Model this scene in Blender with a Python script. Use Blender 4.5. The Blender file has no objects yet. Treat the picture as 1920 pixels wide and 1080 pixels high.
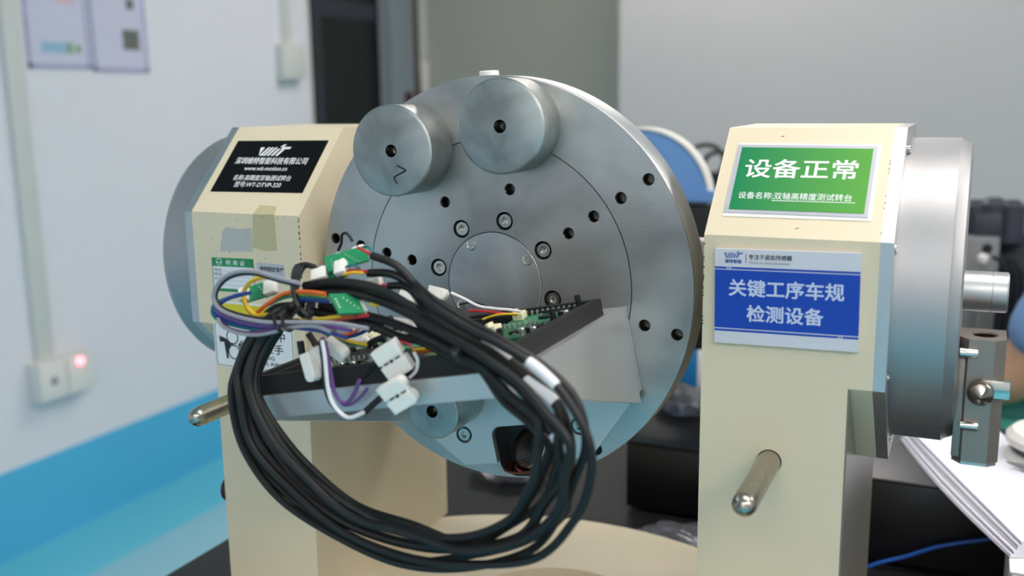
import bpy, bmesh, math, random
from mathutils import Vector, Matrix
C = bpy.context.scene.collection
random.seed(7)
PI = math.pi

# ------------------------------------------------------------------ camera
F_PX = 1882.26; PITCH = .1893; YAW = .4332; ROLL = -.0139
CAM = Vector((.3393, -.7964, .1450))
_f = Vector((-math.sin(YAW)*math.cos(PITCH), math.cos(YAW)*math.cos(PITCH), -math.sin(PITCH)))
_r = Vector((math.cos(YAW), math.sin(YAW), 0)); _u = _r.cross(_f)
RIGHT = math.cos(ROLL)*_r + math.sin(ROLL)*_u
UP = -math.sin(ROLL)*_r + math.cos(ROLL)*_u
FWD = _f
cd = bpy.data.cameras.new('camera'); cam = bpy.data.objects.new('camera', cd); C.objects.link(cam)
cam.matrix_world = Matrix(((RIGHT.x, UP.x, -FWD.x, CAM.x), (RIGHT.y, UP.y, -FWD.y, CAM.y), (RIGHT.z, UP.z, -FWD.z, CAM.z), (0, 0, 0, 1)))
cd.sensor_width = 36; cd.lens = 36*F_PX/1920; cd.clip_start = .02; cd.clip_end = 60
cd.dof.use_dof = True; cd.dof.focus_distance = .76; cd.dof.aperture_fstop = 4.5
bpy.context.scene.camera = cam
# ------------------------------------------------------------------ view, world
S = bpy.context.scene
S.view_settings.view_transform = 'Standard'; S.view_settings.look = 'None'
S.view_settings.gamma = 1; S.view_settings.use_curve_mapping = False
S.view_settings.exposure = 1.5
w = bpy.data.worlds.new('world'); S.world = w; w.use_nodes = True
w.node_tree.nodes['Background'].inputs[0].default_value = (.8, .9, 1, 1)
w.node_tree.nodes['Background'].inputs[1].default_value = .05
LAMP = 7.5                                   # emission of the ceiling panels
LAMP_COL = (1.0, .905, .84)

def ray(px, py):
    return (FWD + RIGHT*((px-960)/F_PX) - UP*((py-540)/F_PX))
def at(px, py, y):
    k = ray(px, py); return CAM + k*((y-CAM.y)/k.y)
def atz(px, py, z):
    k = ray(px, py); return CAM + k*((z-CAM.z)/k.z)
def atx(px, py, x):
    k = ray(px, py); return CAM + k*((x-CAM.x)/k.x)

# ------------------------------------------------------------------ materials
def lin(c):
    return tuple(((v/255)/12.92 if v/255 <= .04045 else ((v/255+.055)/1.055)**2.4) for v in c)
MATS = {}
def mat(name, col, rough=.5, metal=0, var=.05, scale=30, bump=0, bscale=200, stretch=None, rvar=0, spec=.5, trans=0, alpha=1, emit=None, estr=0, coat=0):
    if name in MATS: return MATS[name]
    m = bpy.data.materials.new(name); m.use_nodes = True; MATS[name] = m
    nt = m.node_tree; N = nt.nodes; L = nt.links; b = N['Principled BSDF']
    c = lin(col)
    tc = N.new('ShaderNodeTexCoord'); src = tc.outputs['Object']
    if stretch:
        mp = N.new('ShaderNodeMapping'); mp.inputs['Scale'].default_value = stretch
        L.new(src, mp.inputs[0]); src = mp.outputs[0]
    nz = N.new('ShaderNodeTexNoise'); nz.inputs['Scale'].default_value = scale; nz.inputs['Detail'].default_value = 5
    L.new(src, nz.inputs['Vector'])
    rp = N.new('ShaderNodeMix'); rp.data_type = 'RGBA'
    rp.inputs[6].default_value = tuple(v*(1-var) for v in c)+(1,)
    rp.inputs[7].default_value = tuple(min(1, v*(1+var)) for v in c)+(1,)
    L.new(nz.outputs['Fac'], rp.inputs[0]); L.new(rp.outputs[2], b.inputs['Base Color'])
    b.inputs['Roughness'].default_value = rough; b.inputs['Metallic'].default_value = metal
    b.inputs['Specular IOR Level'].default_value = spec
    b.inputs['Transmission Weight'].default_value = trans; b.inputs['Alpha'].default_value = alpha
    b.inputs['Coat Weight'].default_value = coat
    if rvar:
        mr = N.new('ShaderNodeMapRange'); mr.inputs[3].default_value = rough-rvar; mr.inputs[4].default_value = rough+rvar
        mr.inputs[1].default_value = .3; mr.inputs[2].default_value = .7
        L.new(nz.outputs['Fac'], mr.inputs[0]); L.new(mr.outputs[0], b.inputs['Roughness'])
    if bump:
        n2 = N.new('ShaderNodeTexNoise'); n2.inputs['Scale'].default_value = bscale; L.new(src, n2.inputs['Vector'])
        bp = N.new('ShaderNodeBump'); bp.inputs['Strength'].default_value = bump; bp.inputs['Distance'].default_value = .001
        L.new(n2.outputs['Fac'], bp.inputs['Height']); L.new(bp.outputs[0], b.inputs['Normal'])
    if emit:
        b.inputs['Emission Color'].default_value = tuple(emit)+(1,); b.inputs['Emission Strength'].default_value = estr
    return m
def M(n): return MATS[n]
mat('wall_paint', (228, 229, 236), .7, var=.012, scale=3, bump=.05)
mat('wall_grey_green', (172, 174, 162), .7, var=.02, scale=3)
mat('wall_far', (186, 184, 184), .7, var=.015, scale=3)
mat('dado_blue', (84, 186, 228), .35, var=.03, scale=4)
mat('floor_blue', (102, 196, 218), .3, var=.06, scale=3)
mat('floor_stripe', (142, 196, 212), .3, var=.04, scale=4)
mat('ceiling_white', (230, 230, 230), .8, var=.01)
mat('lamp', (255, 255, 255), .5, emit=LAMP_COL, estr=LAMP)
mat('lamp_frame', (220, 220, 220), .5)
mat('beige', (217, 205, 177), .42, var=.03, scale=9, bump=.06, bscale=500)
mat('aluminium', (196, 197, 198), .42, 1, var=.04, scale=60, rvar=.04)
mat('aluminium_plate', (208, 209, 208), .42, .82, var=.04, scale=40, stretch=(1, 1, 14), rvar=.05)
mat('anodised', (176, 175, 176), .5, 1, var=.04, scale=300, bump=.12, bscale=1500)
mat('steel_dark', (150, 140, 132), .42, .85, var=.06, scale=60)
mat('chrome', (205, 200, 190), .14, 1, var=.05, scale=80)
mat('rod_steel', (172, 166, 154), .26, 1, var=.1, scale=50, rvar=.06)
mat('screw_steel', (205, 202, 196), .24, 1, var=.06, scale=200)
mat('hole_steel', (118, 114, 108), .28, 1, var=.06, scale=200)
mat('hole_dark', (40, 40, 40), .35, .9, var=.1)
mat('black_plastic', (20, 21, 23), .42, var=.1, scale=40)
mat('black_foam', (23, 24, 25), .75, var=.35, scale=500, bump=.4, bscale=900)
mat('cable_black', (7, 7, 8), .5, var=.08, scale=60)
mat('table_black', (14, 15, 17), .55, var=.15, scale=20, bump=.05)
mat('black_case', (16, 17, 19), .35, var=.1, scale=10)
mat('case_top', (58, 58, 62), .35, var=.1, scale=10)  # black case colour lightened on the lid, standing for light from above
mat('white_plastic', (232, 230, 224), .35, var=.03, scale=60)
mat('white_label', (232, 234, 238), .5, var=.02)
mat('cream_plastic', (226, 220, 188), .4, var=.04)
mat('pcb', (18, 92, 56), .35, var=.25, scale=260)
mat('pcb_light', (32, 130, 84), .3, var=.15, scale=180)
mat('chip', (26, 27, 29), .35, var=.1)
mat('solder', (205, 208, 208), .3, .8, var=.1, scale=300)
mat('sign_black', (10, 12, 15), .6, var=.1, scale=20, spec=.12)
mat('print_white', (236, 238, 240), .5, var=.01)
mat('print_pale', (196, 206, 232), .5, var=.01)
mat('print_black', (28, 30, 34), .5, var=.05)
mat('print_grey', (150, 152, 158), .5, var=.02)
mat('sign_grey', (176, 178, 188), .3, var=.02)
mat('sign_silver', (208, 209, 218), .25, var=.02, spec=.6)
mat('sign_blue', (22, 70, 172), .4, var=.04, scale=15, spec=.3)
mat('print_blue', (36, 84, 160), .4, var=.02)
mat('cal_green', (22, 132, 84), .45, var=.03)
mat('sticker_white', (222, 226, 230), .4, var=.02)
mat('sticker_yellow', (208, 196, 40), .4, var=.03)
mat('masking_tape', (186, 178, 140), .5, var=.06, scale=60)
mat('glue_patch', (178, 180, 176), .6, var=.06, scale=120)
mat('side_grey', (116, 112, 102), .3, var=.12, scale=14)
mat('paint_chip', (44, 40, 34), .8, var=.3)
mat('paper', (226, 224, 235), .6, var=.01)
mat('poster_paper', (206, 208, 228), .45, var=.015, scale=8)
mat('poster_blue', (150, 190, 215), .5)
mat('poster_green', (140, 175, 140), .5)
mat('poster_photo', (110, 112, 108), .5, var=.5, scale=60)
mat('poster_red', (220, 180, 190), .5)
mat('conduit', (214, 216, 212), .5, var=.02)
mat('led_red', (255, 90, 90), .5, emit=(1, .12, .15), estr=3)
mat('door_dark', (20, 26, 28), .35, var=.2, scale=3)
mat('door_frame', (136, 148, 156), .5, var=.03)
mat('door_brown', (84, 66, 60), .5, var=.1)
mat('dark_red', (70, 20, 28), .35, var=.1)
mat('shield_blue', (104, 150, 208), .45, var=.03, scale=8)
mat('lavender', (176, 176, 208), .5)
mat('box_blue', (26, 118, 178), .45, var=.03)
mat('clear_bag', (150, 152, 160), .16, var=.3, scale=40, trans=.75, bump=.8, bscale=60)
mat('teal_mat', (54, 132, 122), .6, var=.05)
mat('navy', (36, 48, 78), .7, var=.1)
mat('coat_blue', (128, 166, 214), .7, var=.05, scale=30)
mat('skin', (198, 158, 130), .5, var=.05, scale=30)
mat('hair', (24, 20, 18), .5, var=.2)
mat('grey_case', (128, 130, 132), .45, var=.04)
mat('slate', (52, 56, 66), .5, var=.15, scale=10)
mat('blue_cable', (24, 84, 168), .4)
mat('pen_blue', (74, 92, 190), .35)
mat('copper', (176, 96, 70), .3, .9)
mat('brush_dark', (58, 52, 46), .2, .6, var=.2)
for n, c in dict(grey=(150, 148, 156), purple=(98, 66, 130), blue=(34, 58, 130), teal=(26, 110, 120), yellow=(226, 186, 46), orange=(214, 104, 36), red=(178, 36, 44), green=(36, 120, 96), white=(226, 226, 228), black=(22, 23, 25), brown=(90, 50, 36)).items():
    mat('wire_'+n, c, .4, var=.05)

def stain_steel(name, col, rough, seed, streak=True):
    """ground steel with smudges and faint ring scratches"""
    m = mat(name, col, rough, 1, var=.08, scale=22, rvar=.06)
    nt = m.node_tree; N = nt.nodes; L = nt.links; b = N['Principled BSDF']
    tc = N.new('ShaderNodeTexCoord')
    n1 = N.new('ShaderNodeTexNoise'); n1.inputs['Scale'].default_value = 9+seed; n1.inputs['Detail'].default_value = 8; n1.inputs['Distortion'].default_value = .6
    L.new(tc.outputs['Object'], n1.inputs['Vector'])
    cr = N.new('ShaderNodeMapRange'); cr.inputs[1].default_value = .35; cr.inputs[2].default_value = .62; cr.inputs[3].default_value = .62; cr.inputs[4].default_value = 1.04
    L.new(n1.outputs['Fac'], cr.inputs[0])
    mx = N.new('ShaderNodeMix'); mx.data_type = 'RGBA'; mx.blend_type = 'MULTIPLY'; mx.inputs[0].default_value = 1
    old = b.inputs['Base Color'].links[0].from_socket
    L.new(old, mx.inputs[6]); L.new(cr.outputs[0], mx.inputs[7]); L.new(mx.outputs[2], b.inputs['Base Color'])
    if streak:
        mp = N.new('ShaderNodeMapping'); mp.inputs['Scale'].default_value = (1, 1, 40); mp.inputs['Rotation'].default_value = (0, .5, 0)
        L.new(tc.outputs['Object'], mp.inputs[0])
        n2 = N.new('ShaderNodeTexNoise'); n2.inputs['Scale'].default_value = 25; n2.inputs['Detail'].default_value = 3
        L.new(mp.outputs[0], n2.inputs['Vector'])
        bp = N.new('ShaderNodeBump'); bp.inputs['Strength'].default_value = .06; bp.inputs['Distance'].default_value = .001
        L.new(n2.outputs['Fac'], bp.inputs['Height']); L.new(bp.outputs[0], b.inputs['Normal'])
    return m
stain_steel('disc_steel', (196, 195, 192), .4, 0)
stain_steel('weight_steel', (180, 184, 181), .44, 16)
stain_steel('cover_steel', (212, 213, 214), .38, 2)

def green_grad():
    m = mat('sign_green', (44, 146, 92), .65, var=.05, scale=40, spec=.15)
    nt = m.node_tree; N = nt.nodes; L = nt.links; b = N['Principled BSDF']
    tc = N.new('ShaderNodeTexCoord'); sp = N.new('ShaderNodeSeparateXYZ'); L.new(tc.outputs['Generated'], sp.inputs[0])
    mx = N.new('ShaderNodeMix'); mx.data_type = 'RGBA'
    mx.inputs[6].default_value = lin((24, 124, 78))+(1,); mx.inputs[7].default_value = lin((92, 160, 70))+(1,)
    L.new(sp.outputs[0], mx.inputs[0]); L.new(mx.outputs[2], b.inputs['Base Color'])
green_grad()

# ------------------------------------------------------------------ mesh helpers
class MB:
    def __init__(s): s.v = []; s.f = []
    def add(s, vs, fs):
        o = len(s.v); s.v += [Vector(p) for p in vs]; s.f += [tuple(i+o for i in f) for f in fs]; return s
    def box(s, c, size, rot=None, bev=0, seg=2):
        bm = bmesh.new(); bmesh.ops.create_cube(bm, size=1)
        for v in bm.verts: v.co = Vector((v.co.x*size[0], v.co.y*size[1], v.co.z*size[2]))
        if bev: bmesh.ops.bevel(bm, geom=bm.edges[:], offset=bev, segments=seg, affect='EDGES', profile=.5)
        R = rot if rot is not None else Matrix.Identity(3)
        bm.verts.index_update()
        s.add([R @ v.co + Vector(c) for v in bm.verts], [[v.index for v in f.verts] for f in bm.faces]); bm.free(); return s
    def mm(s, a, b, bev=0):
        a = Vector(a); b = Vector(b); return s.box((a+b)/2, (abs(b.x-a.x), abs(b.y-a.y), abs(b.z-a.z)), None, bev)
    def prism(s, poly, o, X, Y, N, h0, h1):
        """poly in the (X,Y) plane at origin o, from height h0 to h1 along N"""
        o = Vector(o); n = len(poly)
        vs = [o+X*a+Y*b+N*h0 for a, b in poly]+[o+X*a+Y*b+N*h1 for a, b in poly]
        fs = [tuple(range(n)), tuple(range(n, 2*n))]+[(i, (i+1) % n, n+(i+1) % n, n+i) for i in range(n)]
        return s.add(vs, fs)
    def lathe(s, prof, o, ax, seg=48, close=False, cap0=True):
        """prof: list of (radius, height along ax)"""
        ax = Vector(ax).normalized(); t = Vector((0, 0, 1)) if abs(ax.z) < .9 else Vector((1, 0, 0))
        X = ax.cross(t).normalized(); Y = ax.cross(X); o = Vector(o); vs = []; fs = []; n = len(prof)
        for r, h in prof:
            for k in range(seg):
                a = 2*PI*k/seg; vs.append(o+ax*h+X*(r*math.cos(a))+Y*(r*math.sin(a)))
        for i in range(n-1):
            for k in range(seg):
                k2 = (k+1) % seg; fs.append((i*seg+k, i*seg+k2, (i+1)*seg+k2, (i+1)*seg+k))
        if close:
            for k in range(seg):
                k2 = (k+1) % seg; fs.append(((n-1)*seg+k, (n-1)*seg+k2, k2, k))
        else:
            if prof[0][0] > 1e-6 and cap0: fs.append(tuple(range(seg)))
            if prof[-1][0] > 1e-6: fs.append(tuple(range((n-1)*seg, n*seg)))
        return s.add(vs, fs)
    def tube(s, pts, r, seg=8, sub=6, smooth=True):
        P = spline(pts, sub) if smooth else [Vector(p) for p in pts]
        n = len(P); T = [(P[min(i+1, n-1)]-P[max(i-1, 0)]).normalized() for i in range(n)]
        t = Vector((0, 0, 1)) if abs(T[0].z) < .9 else Vector((1, 0, 0))
        X = T[0].cross(t).normalized(); vs = []; fs = []
        for i in range(n):
            X = (X-T[i]*X.dot(T[i])).normalized(); Y = T[i].cross(X)
            rr = r[0]+(r[1]-r[0])*i/(n-1) if isinstance(r, tuple) else r
            for k in range(seg):
                a = 2*PI*k/seg; vs.append(P[i]+X*(rr*math.cos(a))+Y*(rr*math.sin(a)))
        for i in range(n-1):
            for k in range(seg):
                k2 = (k+1) % seg; fs.append((i*seg+k, i*seg+k2, (i+1)*seg+k2, (i+1)*seg+k))
        fs += [tuple(range(seg)), tuple(range((n-1)*seg, n*seg))]
        return s.add(vs, fs)
def spline(pts, sub=6):
    P = [Vector(p) for p in pts]; n = len(P); out = []
    if n < 3: return P
    for i in range(n-1):
        p0 = P[max(i-1, 0)]; p1 = P[i]; p2 = P[i+1]; p3 = P[min(i+2, n-1)]
        for k in range(sub):
            t = k/sub
            out.append(.5*((2*p1)+(p2-p0)*t+(2*p0-5*p1+4*p2-p3)*t*t+(3*p1-p0-3*p2+p3)*t**3))
    out.append(P[-1]); return out

def wloc(o):
    p = Vector((0, 0, 0))
    while o: p += o.location; o = o.parent
    return p
def obj(name, mb, m, parent=None, origin=None, smooth=35, recalc=True):
    """links one mesh (given in world coordinates) as one object"""
    vs, fs = (mb.v, mb.f)
    if origin is None:
        lo = Vector([min(v[i] for v in vs) for i in range(3)]); hi = Vector([max(v[i] for v in vs) for i in range(3)])
        origin = Vector(((lo.x+hi.x)/2, (lo.y+hi.y)/2, lo.z))
    origin = Vector(origin)
    me = bpy.data.meshes.new(name); me.from_pydata([v-origin for v in vs], [], fs)
    if recalc:
        bm = bmesh.new(); bm.from_mesh(me); bmesh.ops.recalc_face_normals(bm, faces=bm.faces[:]); bm.to_mesh(me); bm.free()
    if smooth:
        me.shade_smooth(); me.set_sharp_from_angle(angle=math.radians(smooth))
    me.materials.append(M(m) if isinstance(m, str) else m)
    o = bpy.data.objects.new(name, me); C.objects.link(o)
    o.parent = parent; o.location = origin-(wloc(parent) if parent else Vector((0, 0, 0)))
    return o
def inst(src, loc, parent, rot=None):
    """another copy of a mesh piece at a world location"""
    o = src.copy(); C.objects.link(o); o.parent = parent; o.location = Vector(loc)-(wloc(parent) if parent else Vector((0, 0, 0)))
    if rot is not None: o.rotation_euler = rot
    return o
def empty(name, loc):
    o = bpy.data.objects.new(name, None); C.objects.link(o); o.location = loc; o.empty_display_size = .05; return o
def tag(o, label, cat, group=None):
    o['label'] = label; o['category'] = cat
    if group: o['group'] = group
    return o
def struct(name, mb, m, parent=None):
    o = obj(name, mb, m, parent)
    if parent is None: o['kind'] = 'structure'
    return o
def lab(o, t): o['label'] = t; return o

def curve_mesh(cu):
    o = bpy.data.objects.new('tmp', cu); C.objects.link(o)
    dg = bpy.context.evaluated_depsgraph_get(); dg.update()
    me = bpy.data.meshes.new_from_object(o.evaluated_get(dg))
    vs = [v.co.copy() for v in me.vertices]; fs = [tuple(p.vertices) for p in me.polygons]
    bpy.data.objects.remove(o); bpy.data.curves.remove(cu); bpy.data.meshes.remove(me)
    return vs, fs
def plate(mb, loops, th, o, X, Y, N):
    """flat plate with holes: loops[0] outline, others holes (2D); front at height 0, body to -th along N"""
    cu = bpy.data.curves.new('p', 'CURVE'); cu.dimensions = '2D'; cu.fill_mode = 'BOTH'; cu.extrude = th/2
    for lp in loops:
        sp = cu.splines.new('POLY'); sp.points.add(len(lp)-1); sp.use_cyclic_u = True
        for i, (a, b) in enumerate(lp): sp.points[i].co = (a, b, 0, 1)
    vs, fs = curve_mesh(cu); o = Vector(o)
    return mb.add([o+X*v.x+Y*v.y+N*(v.z-th/2) for v in vs], fs)
def circ(cx, cy, r, n=96): return [(cx+r*math.cos(2*PI*k/n), cy+r*math.sin(2*PI*k/n)) for k in range(n)]
def rrect(x0, y0, x1, y1, r, n=5):
    out = []
    for cx, cy, a0 in ((x1-r, y1-r, 0), (x0+r, y1-r, 90), (x0+r, y0+r, 180), (x1-r, y0+r, 270)):
        for k in range(n+1):
            a = math.radians(a0+90*k/n); out.append((cx+r*math.cos(a), cy+r*math.sin(a)))
    return out

class Frame:
    def __init__(s, o, X, Y): s.o = Vector(o); s.X = Vector(X).normalized(); s.Y = Vector(Y).normalized(); s.N = s.X.cross(s.Y)
    def p(s, a, b, h=0): return s.o+s.X*a+s.Y*b+s.N*h
    def sub(s, a, b, deg):
        t = math.radians(deg); return Frame(s.p(a, b), s.X*math.cos(t)+s.Y*math.sin(t), s.Y*math.cos(t)-s.X*math.sin(t))
    def quad(s, mb, pts, h0, h1): return mb.prism(pts, s.o, s.X, s.Y, s.N, h0, h1)
    def rect(s, mb, x0, y0, x1, y1, h0, h1): return s.quad(mb, [(x0, y0), (x1, y0), (x1, y1), (x0, y1)], h0, h1)
def text(mb, st, fr, x0, y0, x1, y1, h=.0003, bold=0, shear=0):
    """lettering stretched into the box x0..x1, y0..y1 of a frame"""
    cu = bpy.data.curves.new('t', 'FONT'); cu.body = st; cu.size = 1; cu.extrude = .004; cu.resolution_u = 4
    vs, fs = curve_mesh(cu)
    xs = [v.x for v in vs]; ys = [v.y for v in vs]; a, b, c, d = min(xs), max(xs), min(ys), max(ys)
    sx = (x1-x0)/(b-a); sy = (y1-y0)/(d-c)
    offs = [(0, 0)] if not bold else [(bold*math.cos(k*PI/3), bold*math.sin(k*PI/3)) for k in range(6)]
    for i, (ox, oy) in enumerate(offs):
        mb.add([fr.p(x0+(v.x-a+ox)*sx, y0+(v.y-c+oy)*sy, h+v.z*.02+i*2e-6) for v in vs], fs)
    return mb
def logo(mb, fr, x0, y0, w, h, hh):
    """slanted three-letter emblem: W of sloping bars, dotted i, T"""
    P = lambda pts: fr.quad(mb, [(x0+a*w, y0+b*h) for a, b in pts], hh, hh+.00015)
    P([(.0, .72), (.13, .72), (.085, .28), (.065, .0)])
    P([(.085, .0), (.155, .0), (.315, .72), (.245, .72)])
    P([(.150, .18), (.185, .0), (.200, .0), (.200, .14)])
    P([(.205, .0), (.275, .0), (.435, .72), (.365, .72)])
    P([(.325, .0), (.395, .0), (.555, .72), (.485, .72)])
    P([(.460, .0), (.535, .0), (.668, .6), (.593, .6)])
    P([(.63, .76), (.72, .76), (.80, 1.0), (.71, .97)])
    P([(.60, .0), (.685, .0), (.815, .56), (.73, .56)])
    P([(.66, .58), (.96, .58), (1.0, .76), (.74, .76)])

X3 = Vector((1, 0, 0)); Y3 = Vector((0, 1, 0)); Z3 = Vector((0, 0, 1))

# ================================================================== room
FLOOR = -1.10; CEIL = 1.55; XL = -2.03; XR = 3.2; YF = -3.3; YB = 3.42; TOP = -.35
struct('floor', MB().mm((XL-.1, YF-.1, FLOOR-.1), (XR+.1, YB+.3, FLOOR)), 'floor_blue')
a = atz(150, 1080, FLOOR+.002); b_ = atz(420, 945, FLOOR+.002)
struct('trim_1', MB().mm((a.x+.02, YF, FLOOR), (a.x+.9, YB, FLOOR+.002)), 'floor_stripe')
struct('ceiling', MB().mm((XL-.1, YF-.1, CEIL), (XR+.1, YB+.3, CEIL+.1)), 'ceiling_white')
yd0 = atx(582, 200, XL).y; yd1 = atx(737, 200, XL).y; yd2 = atx(800, 100, XL).y
struct('wall_left', MB().mm((XL-.1, YF, FLOOR), (XL, yd0, CEIL)), 'wall_paint')
zb = atx(0, 890, XL).z
struct('baseboard_left', MB().mm((XL, YF, FLOOR), (XL+.006, yd0, zb)), 'dado_blue')
struct('wall_back', MB().mm((XL-.1, yd2, FLOOR), (XR, yd2+.1, CEIL)), 'wall_grey_green')
pxr = at(1160, 300, 2.75)
struct('wall_back_right', MB().mm((pxr.x, 2.75, FLOOR), (XR, yd2, CEIL)), 'wall_far')
struct('wall_right', MB().mm((XR, YF, FLOOR), (XR+.1, YB, CEIL)), 'wall_far')
struct('wall_front', MB().mm((XL-.1, YF-.1, FLOOR), (XR, YF, CEIL)), 'wall_paint')
struct('baseboard_front', MB().mm((XL, YF, FLOOR), (XR, YF+.006, zb)), 'dado_blue')
# dark glazed door at the end of the left wall
dr = struct('door_1', MB().mm((XL-.09, yd0+.03, FLOOR), (XL-.06, yd1, CEIL)), 'door_dark')
obj('door_frame', MB().mm((XL-.03, yd1, FLOOR), (XL, yd1+(yd2-yd1)*.62, CEIL)), 'door_frame', dr)
obj('door_stile', MB().mm((XL-.1, yd1+(yd2-yd1)*.62, FLOOR), (XL-.01, yd1+(yd2-yd1)*.84, CEIL)), 'door_brown', dr)
obj('door_post', MB().mm((XL-.1, yd1+(yd2-yd1)*.84, FLOOR), (XL+.0, yd2, CEIL)), 'conduit', dr)
obj('door_jamb', MB().mm((XL-.1, yd0, FLOOR), (XL-.02, yd0+.05, CEIL)), 'conduit', dr)
obj('door_seal', MB().mm((XL-.06, yd0+.05, FLOOR), (XL-.04, yd0+.10, CEIL)), 'black_plastic', dr)
obj('sliding_stile', MB().mm((XL-.06, yd0+.105, FLOOR), (XL-.045, yd0+.16, CEIL)), 'slate', dr)
zt = atx(690, 30, XL-.06).z
obj('door_rail', MB().mm((XL-.06, yd0+.165, zt-.02), (XL-.055, yd1-.002, zt+.05)), 'slate', dr)
p = atx(765, 187, XL)
obj('door_lock', MB().box((XL-.0, p.y, p.z), (.03, .05, .07), bev=.006), 'dark_red', dr)
p = atx(793, 145, XL)
obj('door_handle', MB().box((XL+.01, p.y, p.z), (.03, .05, .14), bev=.008), 'white_plastic', dr)
# ceiling lamps; first and last are added to brighten back wall and machine front
lp = None
for i, (x, y) in enumerate(((-.5, 2.3), (1.7, -1.9), (.75, -.05), (2.4, -1.0), (2.1, 1.3), (.3, -2.7))):
    e = tag(empty('ceiling_light', (x, y, CEIL-.03)), ['white ceiling panel lamp near the dark door', 'white ceiling panel lamp in the front of the room', 'white ceiling panel lamp above the test machine', 'white ceiling panel lamp along the right wall', 'white ceiling panel lamp at the right end of the rear bench', 'white ceiling panel lamp close to the front wall'][i], 'lamp', 'ceiling lamps of the room')
    if lp is None:
        f_ = obj('lamp_frame', MB().mm((x-.62, y-.17, CEIL-.02), (x+.62, y+.17, CEIL)), 'lamp_frame', e)
        g_ = obj('diffuser', MB().mm((x-.6, y-.15, CEIL-.03), (x+.6, y+.15, CEIL-.0201)), 'lamp', e); lp = e
    else:
        for c_ in (f_, g_):
            k = c_.copy(); C.objects.link(k); k.parent = e
# conduits, sockets and notices on the left wall
W = Frame((XL, 0, 0), (0, 1, 0), (0, 0, 1)); W.N = X3
def onwall(px, py): q = atx(px, py, XL); return (q.y, q.z)
t0 = onwall(22, 0); t1 = onwall(82, 690)
tag(obj('wall_conduit', MB().mm((XL, t1[0]-.028, t1[1]), (XL+.016, t1[0]+.028, CEIL), .004), 'conduit'), 'white cable duct running down the left wall to the socket', 'conduit')
a = onwall(52, 757); b_ = onwall(142, 690)
sk = tag(empty('wall_socket', (XL, (a[0]+b_[0])/2, a[1]-.01)), 'white double wall socket with a red light on the left wall', 'socket')
y0, y1, z0, z1 = a[0]+.005, b_[0]+.02, a[1]+.0, a[1]+.115
obj('back_box', MB().mm((XL, y0, z0), (XL+.045, y1, z1), .004), 'conduit', sk)
ym = (y0+y1)/2
obj('cover_plate', MB().mm((XL+.045, y0+.004, z0+.004), (XL+.052, ym-.002, z1-.004), .002), 'white_plastic', sk)
obj('cover_plate', MB().mm((XL+.045, ym+.002, z0+.004), (XL+.052, y1-.004, z1-.004), .002), 'white_plastic', sk)
obj('socket_hole', MB().lathe([(.012, 0), (.012, .002)], (XL+.052, (y0+ym)/2, (z0+z1)/2), X3, 16), 'print_grey', sk)
obj('indicator_light', MB().lathe([(.009, 0), (.009, .006), (0, .008)], (XL+.052, ym+.045, z1-.022), X3, 14), 'led_red', sk)
t1 = onwall(540, 150); t2 = onwall(528, 0)
sw = tag(empty('switch_box', (XL, t1[0], t1[1])), 'white switch box with its duct on the left wall near the dark door', 'switch')
obj('box', MB().mm((XL, t1[0]-.07, t1[1]), (XL+.04, t1[0]+.06, t1[1]+.13), .005), 'conduit', sw)
obj('duct', MB().mm((XL, t1[0]-.03, t1[1]+.13), (XL+.016, t1[0]+.012, CEIL), .003), 'conduit', sw)
def poster(name, pxl, pxr, pyb, label, pics):
    yl, zl = onwall(pxl, pyb); yr = onwall(pxr, pyb)[0]
    root = tag(empty(name, (XL, (yl+yr)/2, zl)), label, 'poster')
    obj('sheet', MB().mm((XL+.001, yl, zl), (XL+.003, yr, zl+.30)), 'poster_paper', root)
    fr_ = MB()
    for q in ((yl, zl, yr, zl+.012), (yl, zl, yl+.01, zl+.30), (yr-.01, zl, yr, zl+.30), (yl, zl+.288, yr, zl+.30)):
        fr_.mm((XL+.003, q[0], q[1]), (XL+.005, q[2], q[3]))
    obj('clear_sleeve', fr_, 'lavender', root)
    for (u0, v0, u1, v1, m_) in pics:
        obj('printed_picture', MB().mm((XL+.003, yl+(yr-yl)*u0, zl+.3*v0), (XL+.0035, yl+(yr-yl)*u1, zl+.3*v1)), m_, root)
poster('certificate', 53, 170, 127, 'left one of two framed paper notices high on the left wall', [(.22, .14, .62, .24, 'poster_blue'), (.62, .14, .72, .24, 'poster_green'), (.76, .15, .86, .22, 'poster_green'), (.5, .6, .8, .64, 'poster_red')])
poster('certificate', 176, 278, 134, 'right one of two framed paper notices, with small photos, on the left wall', [(.55, .22, .86, .42, 'poster_photo'), (.66, .62, .8, .72, 'poster_photo'), (.55, .8, .8, .84, 'poster_red')])

# ================================================================== work table
tb = tag(empty('work_table', (.5, .15, FLOOR)), 'black topped work table under the two-column test machine', 'table')
obj('table_top', MB().mm((-.415, -.34, TOP-.04), (1.25, .66, TOP), .003), 'table_black', tb)
for x in (-.38, 1.21):
    for y in (-.3, .62): obj('leg', MB().mm((x-.025, y-.025, FLOOR), (x+.025, y+.025, TOP-.04)), 'slate', tb)
for y in (-.3, .62): obj('rail', MB().mm((-.355, y-.012, TOP-.1), (1.185, y+.012, TOP-.0401)), 'slate', tb)

# ================================================================== the machine
H = .1197; CH = .0702; AR = .1725; AL = -.1668; HW = .1143; FT = .008; LW = .0989; LO = H-CH
YD = -.0959
mc = tag(empty('dual_axis_turntable', (0, 0, TOP)), 'cream two-column test machine carrying a big round steel turntable face', 'test machine')
BT = -.307
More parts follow.
